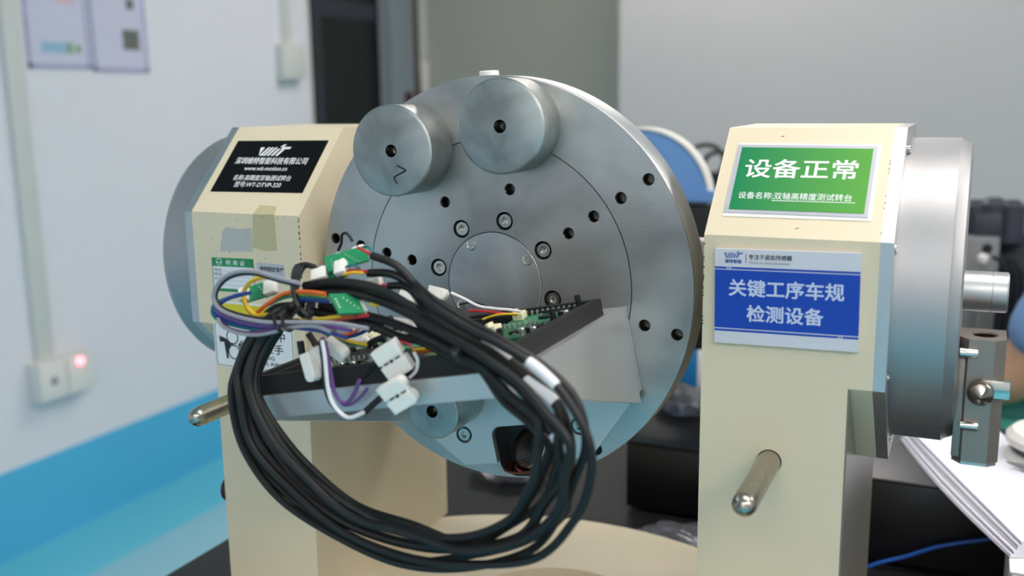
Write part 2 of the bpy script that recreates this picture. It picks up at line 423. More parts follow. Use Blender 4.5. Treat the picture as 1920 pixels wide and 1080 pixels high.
# base
arc = [(.003+.3*math.sin(t), -.14+.3*math.cos(t)) for t in [math.radians(-62+124*k/28) for k in range(29)]]
bp_ = [(-.262, -.22)]+[(-.262, .0)]+arc[1:-1]+[(.268, .0), (.268, -.22)]
hole = circ(.0228, -.0395, .089, 64)
m_ = MB(); plate(m_, [bp_, hole], .043, (0, 0, BT), X3, Y3, Z3); obj('base_plate', m_, 'beige', mc)
obj('base_well', MB().lathe([(.088, 0), (.088, .012)], (.0228, -.0395, TOP), Z3, 64), 'beige', mc)
octo = [(-H, LO), (-LO, H), (LO, H), (H, LO), (H, -LO), (LO, -H), (-LO, -H), (-H, -LO)]
full = [(-H, BT), (-H, LO), (-LO, H), (LO, H), (H, LO), (H, BT)]
def column(s, xi, lbl):
    # s=+1 right column (outer side +x), -1 left
    m_ = MB(); o = (0, 0, 0)
    xa, xb = xi, xi+s*LW
    m_.prism(full, o, Y3, Z3, X3, xa, xb)
    m_.prism(octo, o, Y3, Z3, X3, xb, xi+s*HW)
    c = obj('column', m_, 'beige', mc, smooth=20); lab(c, lbl)
    x0 = xi+s*HW
    m_ = MB(); plate(m_, [octo], FT, (x0+s*FT if s > 0 else x0, 0, 0), Y3, Z3, X3)
    fl = obj('flange_plate', m_, 'aluminium', c, smooth=20)
    # end drum
    x1 = x0+s*FT
    obj('end_drum', MB().lathe([(.111, 0), (.111, .034), (.1095, .0355), (.107, .041), (.1045, .042), (0, .042)], (x1, 0, 0), X3*s, 96), 'anodised', c)
    # hex socket screws in the flange corners
    sc = None
    for yy, zz in ((-.045, .108), (-.108, .045), (.045, .108), (-.108, -.045), (-.045, -.108)):
        q = (x1, yy*.97, zz*.97)
        if sc is None: sc = obj('flange_screw', MB().lathe([(.003, 0), (.003, .0022), (.0018, .0026), (.0016, .0012), (0, .0012)], q, X3*s, 12), 'chrome', c)
        else: inst(sc, Vector(q)-Vector((0, 0, .003)), c)
    return c
colR = column(1, AR, 'right cream column with the green and blue signs')
colL = column(-1, AL, 'left cream column with the black name plate')
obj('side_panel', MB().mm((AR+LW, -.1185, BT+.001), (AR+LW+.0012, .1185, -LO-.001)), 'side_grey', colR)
# carrying rods on the front of both columns
for x, c in ((.2218, colR), (-.2148, colL)):
    z = -.1074 if x > 0 else -.1045
    obj('handle_rod', MB().lathe([(.008, 0), (.008, .080), (.0074, .0845), (.0055, .0878), (.003, .0895), (0, .090)], (x, -H, z), -Y3, 32), 'rod_steel', c)
    obj('rod_collar', MB().lathe([(.0084, 0), (.0084, .0006)], (x, -H, z), -Y3, 32), 'print_black', c)
obj('dark_red_knob', MB().lathe([(.011, 0), (.012, .004), (.012, .008), (.009, .010), (0, .0105)], (AL-LW, -.105, -.21), -X3, 24), 'dark_red', colL)
# end shaft and latch on the right
obj('end_shaft', MB().lathe([(.0148, 0), (.0148, .0185), (.0143, .0187), (.0143, .0191), (.0148, .0193), (.0148, .0285), (.0138, .0296), (0, .0296)], (AR+HW+FT+.042, 0, 0), X3, 40), 'aluminium', mc)
XE = AR+HW+FT+.042
lt = obj('latch_block', (lambda m_: (plate(m_, [[(XE, -.065), (XE+.006, -.073), (XE+.022, -.073), (XE+.029, -.066), (XE+.029, -.036), (XE, -.036)], circ(XE+.0155, -.0545, .0085, 24)], .086, (0, 0, -.02), X3, Y3, Z3), m_)[1])(MB()), 'steel_dark', mc, smooth=25)
obj('bore_lining', MB().lathe([(.0084, 0), (.0084, .0847), (.0070, .0847), (.0070, 0)], (XE+.0155, -.0545, -.1055), Z3, 24, close=True), 'chrome', lt)
obj('side_bracket', MB().mm((XE-.0005, -.071, -.104), (XE+.005, -.040, -.034), .0008), 'steel_dark', lt)
def pin(px, py, y, r, ln, nm, m_='chrome', cone=False):
    q = at(px, py, y)
    pr = [(r, 0), (r, ln), (r*.8, ln+.0006), (0, ln+.0006)] if not cone else [(r*.55, -.002), (r*.55, .003), (r, .003), (r*1.02, .006), (r*.9, .009), (0, .0165)]
    obj(nm, MB().lathe(pr, (q.x, y, q.z), -Y3, 24), m_, lt)
for pz in (661, 797):
    q = at(1806, pz, -.0745)
    obj('latch_screw', MB().lathe([(.0034, -.002), (.0034, .0085), (.0030, .0091), (.0018, .0091), (.0016, .008), (0, .008)], q, X3, 20), 'screw_steel', lt)
pin(1838, 734, -.073, .0082, .01, 'plunger_knob', cone=True)
pin(1838, 734, -.073, .0082, .01, 'plunger_knob', cone=True)
q = at(1860, 730, -.073)
obj('latch_lever', MB().box((q.x+.002, -.072, q.z), (.018, .006, .013), bev=.0012), 'chrome', lt)
obj('bottom_cap', MB().prism([(XE, -.064), (XE+.006, -.072), (XE+.022, -.072), (XE+.028, -.066), (XE+.028, -.037), (XE, -.037)], (0, 0, -.1085), X3, Y3, Z3, 0, .0025), 'aluminium', lt)
# axle and motor behind the face
obj('axle', MB().lathe([(.03, 0), (.03, AR-AL)], (AL, 0, 0), X3, 40), 'steel_dark', mc)
obj('motor_housing', MB().lathe([(.098, 0), (.1, .004), (.1, .13), (.08, .16), (0, .16)], (0, -.0655, 0), Y3, 64), 'black_case', mc)
# ---- turntable face, turned by PHI about y
PHI = math.radians(11.3); CU = Vector((math.cos(PHI), 0, math.sin(PHI))); CW = Vector((-math.sin(PHI), 0, math.cos(PHI)))
def D(u, y, w_): return CU*u+CW*w_+Vector((0, y, 0))
DN = -Y3
RIMT = .030
rows = [-11.0+45*k-11.3 for k in range(8)]          # hole rows in the turned frame
pos = lambda r, a: (r*math.cos(math.radians(a)), r*math.sin(math.radians(a)))
o_ = Vector((0, YD, 0))
slot = rrect(-.0265, -.1550, .030, -.1145, .008)
outer_holes = [circ(*pos(r, a), .0046, 20) for a in rows for r in (.1255, .1508) if not (a % 360 > 225 and a % 360 < 315)]
m_ = MB(); plate(m_, [circ(0, 0, .16, 160), circ(0, 0, .1134, 128), slot]+outer_holes, RIMT, o_, CU, CW, DN)
face = obj('turntable_ring', m_, 'disc_steel', mc, smooth=30)
inner_holes = [circ(*pos(r, a), .0046, 20) for a in rows for r in (.0757, .1)]
bolt_holes = [circ(*pos(.0505, a), .0072, 24) for a in rows]
m_ = MB(); plate(m_, [circ(0, 0, .1127, 128), circ(0, 0, .0409, 96)]+inner_holes+bolt_holes, .02, o_, CU, CW, DN)
hub = obj('turntable_hub', m_, 'disc_steel', mc, smooth=30)
obj('rim_band', MB().lathe([(.1601, .0012), (.1606, .002), (.1606, RIMT), (.1588, RIMT), (.1588, .0298), (.1601, .0298)], (0, YD, 0), Y3, 160, close=True), 'aluminium', mc)
obj('backing_disc', MB().lathe([(.112, 0), (.112, .006)], (0, YD+.0203, 0), Y3, 96), 'hole_dark', mc)
cv = obj('centre_cover', MB().lathe([(0, 0), (.0401, 0), (.0403, .0002), (.0403, .012), (0, .012)], (0, YD-.0003, 0), Y3, 96), 'cover_steel', mc)
cs = None
for a in (123.5, 34.7, -55, 214):
    u, w_ = pos(.0352, a-11.3); q = D(u, YD-.0004, w_)
    if cs is None:
        cs = obj('cover_screw', MB().lathe([(.0043, 0), (.0041, .0005), (.0034, .0006), (.0031, .0002), (.0013, .0002), (.0011, -.0004), (0, -.0004)], q, DN, 24, cap0=False), 'screw_steel', cv, origin=q)
    else: inst(cs, q, cv)
sc = th = tf = None
for a in rows:
    u, w_ = pos(.0505, a); q = D(u, YD+.0012, w_)
    if sc is None:
        sc = obj('cap_screw', MB().lathe([(.0058, -.006), (.0058, -.001), (.0053, 0), (.0031, 0), (.0027, -.003), (0, -.0034)], q, DN, 24), 'screw_steel', hub, origin=q)
    else: inst(sc, q, hub)
    for r in (.0757, .1, .1255, .1508):
        if r > .12 and a % 360 > 225 and a % 360 < 315: continue
        par = hub if r < .11 else face
        u, w_ = pos(r, a); q = D(u, YD, w_)
        if th is None:
            th = obj('tapped_hole', MB().lathe([(.00455, -.0004), (.0038, -.0012), (.0036, -.0022), (.0040, -.003), (.0036, -.004), (.0040, -.005), (.0036, -.006), (.0036, -.012), (0, -.012)], q, DN, 24, cap0=False), 'hole_steel', par, origin=q)
        else: inst(th, q, par)
# loose hole low on the right and cap on the rim
q = at(1118, 843, YD-.0004)
obj('tapped_hole', MB().lathe([(.0046, .0002), (.004, .0002), (.0038, -.0001), (0, -.0001)], q, DN, 20), 'hole_dark', face)
q = Vector((-.0090, -.080, .1602))
obj('rim_plug', MB().lathe([(.0078, -.001), (.0078, .0032), (.0068, .0040), (0, .0040)], q, Vector((-.05, 0, 1)), 32), 'white_plastic', face)
# counterweights
def weight(px, py, y, r, lbl, mark=False, base=0):
    q = at(px, py, y); h = YD-base-y
    n = obj('counterweight', MB().lathe([(r-.0004, 0), (r, .0006), (r, h-.0012), (r-.0012, h-.0003), (r-.002, h), (.0049, h), (.0044, h-.0015), (.0042, h-.012), (0, h-.012)], (q.x, YD-base, q.z), DN, 80), 'weight_steel', mc)
    lab(n, lbl)
    obj('threaded_insert', MB().lathe([(.0042, 0), (.0042, -.001), (.0036, -.003), (.0039, -.004), (.0034, -.005), (.0038, -.006), (.0032, -.008), (0, -.010)], (q.x, y, q.z), DN, 20, cap0=False), 'hole_steel', n)
    if mark:
        fr = Frame((q.x, y-.0001, q.z), X3, Z3)
        mk = MB().tube([fr.p(.005, -.0110, 0), fr.p(.0118, -.0140, 0), fr.p(.0120, -.0151, 0), fr.p(.0055, -.0182, 0), fr.p(.0022, -.0206, 0), fr.p(.0045, -.0248, 0)], .0007, 6, 4)
        obj('pen_mark', mk, 'print_black', n)
    return n
weight(733, 283, -.131, .0352, 'upper left counterweight with a pen mark', True)
weight(937, 237, -.127, .0352, 'upper right counterweight')
weight(810, 772, -.148, .0222, 'small lower counterweight under the tray', base=.0063)
# ---- slip ring behind the slot
sd = Vector((-.35, -.75, .45)).normalized()
sr = obj('slip_ring', MB().lathe([(.0165, -.012), (.0165, .004), (.0155, .0065), (.012, .0095), (.006, .0112), (0, .0116)], D(.003, YD+.004, -.1365), sd, 40), 'brush_dark', mc)
obj('slip_ring_band', MB().lathe([(.0166, 0), (.0172, .001), (.0172, .003), (.0166, .004)], D(.003, YD+.004, -.1365), sd, 40), 'chrome', sr)
obj('slot_back', MB().box(D(.002, YD+.0215, -.1345), (.056, .002, .040), rot=Matrix((CU, Vector((0, 1, 0)), CW)).transposed()), 'black_plastic', mc)
for k in range(9):
    h_ = .0012*(k % 3)
    pts = [D(-.025+.003*k, YD+.010, -.150), D(-.022+.004*k, YD-.004-h_, -.1515-h_), D(-.008+.0045*k, YD-.0075-h_*.6, -.1535-.0007*k), D(.006+.004*k, YD-.005, -.1525-h_), D(.022+.0012*k, YD+.010, -.150)]
    obj('copper_lead', MB().tube(pts, .0009, 6, 5), ('wire_brown', 'copper', 'wire_black', 'wire_red', 'wire_black', 'copper', 'wire_black', 'wire_brown', 'wire_black')[k], sr)

# ================================================================== angle fixture with tray
fx = tag(empty('angle_fixture', tuple(D(0, -.19, -.06))), 'grey aluminium angle bracket bolted to the turntable, with triangular side webs', 'bracket')
FLT = .0062                                              # thickness of the flange against the disc
fo = Vector((0, YD, 0))+DN*FLT
outl = [(-.105, -.031), (-.105, -.0955), (-.056, -.1445), (-.0258, -.1445)]+[(-.0178+.008*math.cos(math.radians(180-9*k)), -.1225+.008*math.sin(math.radians(180-9*k))) for k in range(11)]+[(.020+.008*math.cos(math.radians(90-9*k)), -.1225+.008*math.sin(math.radians(90-9*k))) for k in range(11)]+[(.028, -.1445), (.056, -.1445), (.105, -.0955), (.105, -.031)]
bolts = [(-.0512, -.119), (.0512, -.119)]
m_ = MB(); plate(m_, [outl]+[circ(u, w_, .0072, 24) for u, w_ in bolts], FLT-.0003, fo, CU, CW, DN)
obj('back_flange', m_, 'aluminium_plate', fx, smooth=25)
for u, w_ in bolts:
    obj('cap_screw', MB().lathe([(.0056, -.005), (.0056, -.001), (.0051, -.0002), (.003, -.0002), (.0027, -.003), (0, -.003)], D(u, YD-FLT, w_), DN, 24), 'screw_steel', fx)
YT = -.287
m_ = MB(); m_.prism([(-.105, YD-FLT), (-.105, YT+.006), (-.101, YT), (.0945, YT), (.0967, YT+.003), (.0967, YD-FLT)], CW*-.0465, CU, Y3, CW, 0, .0155)
obj('shelf_plate', m_, 'aluminium_plate', fx, smooth=25)
for u, wt in ((-.105, -.0466), (.097, -.031)):
    m_ = MB(); m_.prism([(YD-FLT-.0002, wt), (YD-FLT-.0002, -.1045), (YT+.010, -.0500), (YT+.007, wt)], CU*u, Y3, CW, CU, 0, .008)
    obj('side_web', m_, 'aluminium_plate', fx, smooth=25)
# black tray lying on the bracket
ty = tag(empty('component_tray', tuple(D(0, -.205, -.031))), 'shallow black tray with raised rim holding circuit boards on the bracket', 'tray')
U0, U1, V0, V1 = -.099, .0985, -.284, -.128
W0 = -.0309; W1 = -.0185
m_ = MB(); m_.prism([(U0, V0), (U1, V0), (U1, V1), (U0, V1)], CW*W0, CU, Y3, CW, 0, .004); obj('tray_floor', m_, 'black_foam', ty)
m_ = MB(); plate(m_, [[(U0, V0), (U1, V0), (U1, V1), (U0, V1)], [(U0+.006, V0+.006), (U1-.006, V0+.006), (U1-.006, V1-.006), (U0+.006, V1-.006)]], W1-W0-.0041, CW*W1, CU, Y3, CW); obj('tray_rim', m_, 'black_foam', ty)
m_ = MB(); plate(m_, [[(U0+.009, V0+.009), (U1-.009, V0+.009), (U1-.009, V1-.009), (U0+.009, V1-.009)], [(U0+.013, V0+.013), (U1-.013, V0+.013), (U1-.013, V1-.013), (U0+.013, V1-.013)]], W1-W0-.006, CW*(W1-.0019), CU, Y3, CW); obj('inner_ridge', m_, 'black_foam', ty)

RD = Matrix((CU, Vector((0, 1, 0)), CW)).transposed()     # columns: CU, Y, CW
def circuit(u, y, w_, su, sy, yawdeg, tilt, label, k):
    R = RD @ Matrix.Rotation(math.radians(yawdeg), 3, 'Z') @ Matrix.Rotation(math.radians(tilt), 3, 'X')
    o = D(u, y, w_)
    root = tag(empty('circuit_board', tuple(o)), label, 'circuit board', 'circuit boards in the black tray')
    P = lambda a, b, c: o+R @ Vector((a, b, c))
    rnd = random.Random(k)
    obj('board', MB().box(P(0, 0, .0008), (su, sy, .0016), R), 'pcb_light' if k % 2 else 'pcb', root)
    obj('wire_socket', MB().box(P(-su*.36, sy*.1, .0045), (.008, .010, .0058), R, .0008).box(P(-su*.36-.003, sy*.1, .0082), (.002, .008, .002), R), 'cream_plastic', root)
    for j, (a, b) in enumerate(((.06, -.1), (.28, .2))):
        obj('chip', MB().box(P(su*a, sy*b, .0026), (.0085-.002*j, .007, .0018), R, .0003), 'chip', root)
    for j in range(3):
        obj('capacitor', MB().lathe([(.0022, 0), (.0022, .0045), (.0018, .005), (0, .005)], P(su*(.42-.09*j), sy*(-.34+.05*(j % 2)), .0016), R @ Z3, 12), 'solder' if j != 1 else 'chip', root)
    m_ = MB()
    for j in range(11):
        m_.box(P(su*(-.4+.08*j), sy*.42, .0032), (.0012, .002, .0034), R)
    h_ = obj('pin_row', m_, 'solder', root)
    m_ = MB()
    for j in range(26):
        m_.box(P(su*rnd.uniform(-.25, .46), sy*rnd.uniform(-.45, .35), .0021), (.0018, .001, .001), R)
    s_ = obj('small_parts', m_, 'solder', root); s_['kind'] = 'stuff'
    obj('standoff', MB().lathe([(.0022, 0), (.0022, .0098), (0, .0098)], P(su*.46, sy*.44, .0016), R @ Z3, 10), 'black_plastic', root)
TW = W0+.0046
circuit(.062, -.152, TW+.0015, .052, .030, 3, 4, 'green circuit board at the back right corner of the tray, by the turntable bolt', 1)
circuit(.060, -.196, TW+.0005, .050, .034, -4, 3, 'green circuit board in the tray right of the cable bundle, second from the turntable', 2)
circuit(.045, -.250, TW+.0005, .054, .030, 2, 2, 'green circuit board at the front right of the tray with orange leads', 3)
circuit(-.050, -.250, TW+.0005, .054, .032, -3, 2, 'green circuit board at the front left of the tray under the white splices', 4)
circuit(-.015, -.185, TW+.0005, .050, .036, 5, 3, 'green circuit board in the middle of the tray below the black bundle', 5)
circuit(-.062, -.165, TW+.001, .046, .032, -6, 3, 'green circuit board at the back left of the tray', 6)

# ================================================================== signs on the columns
SLR = Frame((0, -H+CH/2, LO+CH/2), (1, 0, 0), (0, 1, 1))
FRT = Frame((0, -H, 0), (1, 0, 0), (0, 0, 1))
def sgn(name, fr, pts, h0, h1, m_, par, lbl):
    m = MB(); fr.quad(m, pts, h0, h1); return lab(obj(name, m, m_, par, smooth=0), lbl)
def sub(name, mb, m_, par): return obj(name, mb, m_, par, smooth=0)
R4 = lambda x0, y0, x1, y1: [(x0, y0), (x1, y0), (x1, y1), (x0, y1)]
# black name plate
pl = sgn('name_plate', SLR, [(-.2730, .0325), (-.1751, .0339), (-.1749, -.0251), (-.2724, -.0267)], 0, .0006, 'sign_black', mc, 'black name plate with white lettering on the left column')
k = SLR.sub(-.2242, .0036, .6)
lg = MB(); logo(lg, k, -.0185, .0115, .0330, .0135, .0007); sub('emblem', lg, 'print_white', pl)
t = MB(); text(t, '深圳维特智能科技有限公司', k, -.0385, .0018, .0385, .0096, .0007, .006)
text(t, 'www.wit-motion.cn', k, -.0245, -.0055, .0215, -.0012, .0007)
text(t, '名称:高精度双轴测试转台', k, -.0310, -.0170, .0305, -.0108, .0007)
text(t, '型号:WT-DTVP-320', k, -.0260, -.0246, .0235, -.0184, .0007); sub('lettering', t, 'print_white', pl)
# green status sign
gs = sgn('status_sign', SLR, [(.1818, .0341), (.2794, .0336), (.2793, -.0331), (.1819, -.0332)], 0, .0006, 'white_plastic', mc, 'green status sign in a pale frame on the right column')
m_ = MB(); SLR.quad(m_, [(.1822, .0321), (.2775, .0316), (.2770, -.0307), (.1823, -.0303)], .0006, .0011); sub('grey_border', m_, 'sign_grey', gs)
m_ = MB(); SLR.quad(m_, [(.1852, .0293), (.2747, .0289), (.2745, -.0277), (.1856, -.0276)], .0011, .0014); sub('green_field', m_, 'sign_green', gs)
t = MB(); text(t, '设备正常', SLR, .1908, .0012, .2664, .0180, .0015, .012)
text(t, '设备名称:双轴高精度测试转台', SLR, .1902, -.0180, .2655, -.0120, .0015)
SLR.rect(t, .2135, -.0194, .2680, -.0189, .0014, .0016); sub('lettering', t, 'print_white', gs)
# blue acrylic sign
k = FRT.sub(.2290, .0087, 1.0)
bs = sgn('process_sign', k, R4(-.0475, -.0328, .0475, .0328), 0, .0035, 'sign_silver', mc, 'blue and silver acrylic sign on the right column')
hh = .0035
m_ = MB(); k.rect(m_, -.0474, -.0220, .0474, .0185, hh, hh+.0002)
for yy in (.0192, -.0242): k.rect(m_, -.0474, yy, .0474, yy+.0014, hh, hh+.0002)
sub('blue_field', m_, 'sign_blue', bs)
m_ = MB()
for x in (-.0398, -.0380): k.quad(m_, [(x, .0207), (x+.0008, .0207), (x+.0022, .0191), (x+.0014, .0191)], hh+.0002, hh+.0003)
for x in (.0340, .0358): k.quad(m_, [(x, -.0243), (x+.0008, -.0243), (x+.0022, -.0227), (x+.0014, -.0227)], hh+.0002, hh+.0003)
sub('corner_ticks', m_, 'sign_silver', bs)
t = MB(); text(t, '关键工序车规', k, -.0375, .0008, .0375, .0122, hh+.0003, .022)
text(t, '检测设备', k, -.0252, -.0165, .0248, -.0052, hh+.0003, .022); sub('lettering', t, 'print_pale', bs)
m_ = MB(); logo(m_, k, -.0410, .0268, .0128, .0048, hh); text(m_, '维特智能', k, -.0405, .0232, -.0292, .0258, hh+.0002, .015); sub('emblem', m_, 'print_blue', bs)
t = MB(); text(t, '专注于姿态传感器', k, -.0245, .0262, .0040, .0296, hh+.0002, .008); k.rect(t, -.0266, .0235, -.0263, .0298, hh, hh+.0002); sub('slogan', t, 'print_black', bs)
t = MB(); text(t, 'Focus on Attitude Sensor', k, -.0240, .0233, .0028, .0250, hh+.0002); sub('small_print', t, 'print_grey', bs)
# calibration sticker
ca = sgn('calibration_sticker', FRT, [(-.2618, .0098), (-.2167, .0108), (-.2175, -.0190), (-.2622, -.0196)], 0, .0003, 'sticker_white', mc, 'green and white calibration sticker on the left column')
m_ = MB(); FRT.quad(m_, [(-.2618, .0100), (-.2167, .0110), (-.2167, .0033), (-.2615, .0025)], .0003, .0005); FRT.quad(m_, [(-.2622, -.0170), (-.2175, -.0164), (-.2175, -.0190), (-.2622, -.0196)], .0003, .0005)
for x in (-.2619, -.2173): FRT.rect(m_, x, -.0190, x+.0006, .0098, .0003, .0005)
sub('green_band', m_, 'cal_green', ca)
t = MB(); text(t, '校 准 证', FRT, -.2465, .0045, -.2260, .0088, .0006)
t.lathe([(.0030, 0), (.0030, .0002), (.0026, .0002), (.0026, 0)], FRT.p(-.2540, .0066, .0005), FRT.N, 24, close=True); FRT.rect(t, -.2562, .0058, -.2518, .0064, .0005, .0007); sub('lettering', t, 'print_white', ca)
t = MB()
for i in range(5):
    yy = .0002-.0038*i
    FRT.rect(t, -.2600, yy-.0022, -.2190, yy-.0020, .0003, .0005)
text(t, '设备名称', FRT, -.2600, -.0014, -.2520, .0008, .0005); text(t, '校准日期', FRT, -.2600, -.0052, -.2520, -.0030, .0005); text(t, '编 号', FRT, -.2600, -.0090, -.2540, -.0070, .0005)
sub('form_lines', t, 'print_grey', ca)
# asset label
al = sgn('asset_label', FRT, [(-.2132, .0084), (-.1845, .0076), (-.1850, -.0060), (-.2136, -.0054)], 0, .0003, 'sign_grey', mc, 'pale grey asset label beside the calibration sticker')
t = MB(); text(t, '维特固定资产', FRT, -.2100, .0010, -.1855, .0052, .0004, .012); sub('lettering', t, 'print_black', al)
# rollers warning sticker
ws = obj('warning_sticker', (lambda m: (plate(m, [[(a, b) for a, b in rrect(-.2650, -.0880, -.1790, -.0285, .004)]], .0003, FRT.p(0, 0, .0003), X3, Z3, -Y3), m)[1])(MB()), 'sticker_white', mc, smooth=0)
lab(ws, 'white warning sticker with hand between rollers, half hidden by cables')
m_ = MB(); FRT.rect(m_, -.2640, -.0470, -.1800, -.0300, .0003, .0005); sub('yellow_band', m_, 'sticker_yellow', ws)
m_ = MB(); plate(m_, [rrect(-.2638, -.0868, -.1802, -.0478, .003), rrect(-.2634, -.0864, -.1806, -.0482, .0027)], .0002, FRT.p(0, 0, .0005), X3, Z3, -Y3)
cxr = -.2450
for zz in (-.0600, -.0735):
    m_.lathe([(.0066, 0), (.0066, .0002), (.0056, .0002), (.0056, 0)], FRT.p(cxr+(.0012 if zz < -.07 else 0), zz, .0003), FRT.N, 32, close=True)
P_ = lambda pts: FRT.quad(m_, pts, .0003, .0005)
P_([(-.2595, -.0600), (-.2590, -.0655), (-.2545, -.0650), (-.2525, -.0800), (-.2505, -.0800), (-.2505, -.0720), (-.2470, -.0672), (-.2440, -.0668), (-.2500, -.0640), (-.2530, -.0615)])
for dx, dz in ((0, 0), (.0018, -.0014), (.0030, -.0034), (.0034, -.0062)):
    P_([(-.2390+dx*.2, -.0662+dz*.4), (-.2345+dx, -.0618+dz*1.3), (-.2338+dx, -.0628+dz*1.3), (-.2385+dx*.2, -.0672+dz*.4)])
text(m_, '旋转中', FRT, -.2190, -.0600, -.1880, -.0510, .0005, .004); text(m_, '注意手', FRT, -.2215, -.0715, -.1905, -.0625, .0005, .004)
text(m_, 'ROLLING', FRT, -.2270, -.0770, -.2000, -.0738, .0005); text(m_, 'HANDS AWAY', FRT, -.2270, -.0825, -.1870, -.0790, .0005)
sub('black_print', m_, 'print_black', ws)
# old tape, glue and paint chips
SLV = [(-.2145, .0495), (-.1920, .0500), (-.1912, .0195), (-.2035, .0185), (-.2165, .0210)]
m_ = MB(); FRT.quad(m_, SLV, 0, .0002); SLR.quad(m_, [(-.2145, -.0497), (-.1920, -.0497), (-.1935, -.0405), (-.2120, -.0395)], 0, .0002); lab(sub('masking_tape', m_, 'masking_tape', colL), 'strip of old yellowed tape')
sub('tape_hole', MB().prism([(-.2068, .0478), (-.2030, .0480), (-.2040, .0465), (-.2052, .0462)], FRT.o, X3, Z3, -Y3, .0002, .0003), 'print_grey', colL)
m_ = MB(); FRT.quad(m_, [(-.2485, .0335), (-.2440, .0372), (-.2300, .0362), (-.2165, .0376), (-.2170, .0172), (-.2350, .0165), (-.2522, .0158), (-.2500, .0260)], 0, .0001); sub('glue_patch', m_, 'glue_patch', colL)
rc = random.Random(3); m_ = MB()
for i in range(26):
    zz = LO-.002-rc.random()**1.2*.075; wd = .0005+rc.random()*.0010; hh_ = .0004+rc.random()*.0022
    x1 = AL; FRT.quad(m_, [(x1-wd, zz), (x1, zz-.0002), (x1, zz+hh_), (x1-wd*.6, zz+hh_*.8)], 0, .0001)
for x, z in ((-.19, LO-.003), (-.182, LO-.0015), (-.232, .044), (-.205, .012), (-.26, .026), (-.243, .0155), (-.18, -.0), (-.17, -.13), (-.1677, -.17), (-.1675, -.176)):
    wd = .0006+rc.random()*.0012; FRT.quad(m_, [(x, z), (x+wd, z+.0001), (x+wd*.8, z+.0006), (x+.0001, z+.0005)], 0, .0001)
s_ = sub('paint_chips', m_, 'paint_chip', colL); s_['kind'] = 'stuff'
m_ = MB()
for i in range(14):
    zz = .045-rc.random()*.06; wd = .0004+rc.random()*.0007
    FRT.quad(m_, [(AR, zz), (AR+wd, zz+.0002), (AR+wd*.7, zz+.001), (AR, zz+.0014)], 0, .0001)
for i in range(12):
    zz = -.045+rc.random()*.09; SLR.quad(m_, [(AR+HW-.0008, zz), (AR+HW, zz), (AR+HW, zz+.0015+rc.random()*.002), (AR+HW-.0004, zz+.001)], 0, .0001)
for x, z in ((.232, -.0418), (.2105, .0405)):
    SLR.quad(m_, [(x, z), (x+.002, z+.0004), (x+.003, z+.0012), (x+.0008, z+.0008)], 0, .0001)
s_ = sub('paint_chips', m_, 'paint_chip', colR); s_['kind'] = 'stuff'

# ================================================================== cables in front of the tray
YC = -.302
stat = [(800, 600, 10, -40, -.285), (868, 640, 14, -34, -.292), (920, 668, 22, -26, -.298), (982, 716, 36, -30, YC), (1035, 770, 46, -26, YC-.006), (1060, 835, 50, -6, YC-.008),
        (1054, 895, 46, 8, YC-.008), (1032, 950, 38, 22, YC-.006), (974, 1005, 24, 34, YC), (870, 1034, 0, 32, YC), (760, 1022, -10, 32, YC), (650, 978, -20, 30, YC),
        (556, 908, -32, 26, YC), (492, 828, -38, 14, YC), (459, 745, -28, 0, YC+.002), (464, 695, -20, -5, YC+.006), (487, 640, -16, -10, YC+.012), (524, 592, -11, -13, YC+.016)]
starts = [[(697, 479), (742, 497), (778, 532)], [(690, 512), (735, 514), (775, 538)], [(728, 536), (765, 540)], [(572, 537), (620, 530), (670, 533), (722, 548)], [(574, 550), (650, 548), (720, 566)],
          [(736, 561), (765, 578)], [(600, 572), (660, 586), (725, 602)], [(585, 584), (640, 594), (700, 612), (750, 632)]]
rad = [.0026, .0026, .0024, .0031, .0030, .0024, .0028, .0028]
clab = ['black cable from the topmost green adapter board into the looped bundle', 'black cable from the second green adapter board with yellow lead', 'black cable from the small white plug behind the bundle', 'thick black cable along the top of the bundle from the upper tie',
        'thick black cable just below the topmost one at the tie', 'black cable from the front green adapter board with yellow and green leads', 'black cable passing under the front green adapter board', 'lowest black cable of the bundle above the white splices']
rc = random.Random(11)
perm = [[0, 1, 2, 3, 4, 5, 6, 7], [1, 0, 2, 4, 3, 5, 7, 6], [0, 2, 1, 3, 5, 4, 6, 7]]
paths = []
for i in range(8):
    pts = [at(x, y, -.268 if i < 3 else -.276) for x, y in starts[i]]
    for j, (x, y, dx, dy, yy) in enumerate(stat):
        r_ = perm[(j//5) % 3][i]
        s_ = (3.5-r_)/3.5 if j < 2 else (3.5-r_)/3.5*(1 if j < 9 else 1)
        jit = 0 if j < 2 else (rc.random()-.5)*(.5 if 4 < j < 11 else .24)
        s_ += jit
        dep = (.005, -.005, .009, -.001, -.008, .001, -.004, .006)[i]+(rc.random()-.5)*.002
        pts.append(at(x+dx*s_, y+dy*s_, yy+dep))
    pts.append(at(568, 574-3*i, -.276+.003*(i % 3)))
    paths.append(pts)
    c = obj('black_cable', MB().tube(pts, rad[i], 10, 7), 'cable_black'); tag(c, clab[i], 'cable', 'black cables of the looped bundle')
    full_ = spline(pts, 7); ns = len(starts[i])
    if i in (1, 2, 3):
        k0 = {1: ns+2.75, 2: ns+1.7, 3: ns+3.1}[i]; k1 = k0+{1: 1.0, 2: 1.0, 3: .9}[i]
        obj('white_label', MB().tube(full_[int(k0*7):int(k1*7)], rad[i]*1.18, 10, 1, smooth=False), 'white_label', c)
    if i == 5:
        k0 = ns+4.6; obj('white_label', MB().tube(full_[int(k0*7):int((k0+.8)*7)], rad[i]*1.2, 10, 1, smooth=False), 'white_label', c)
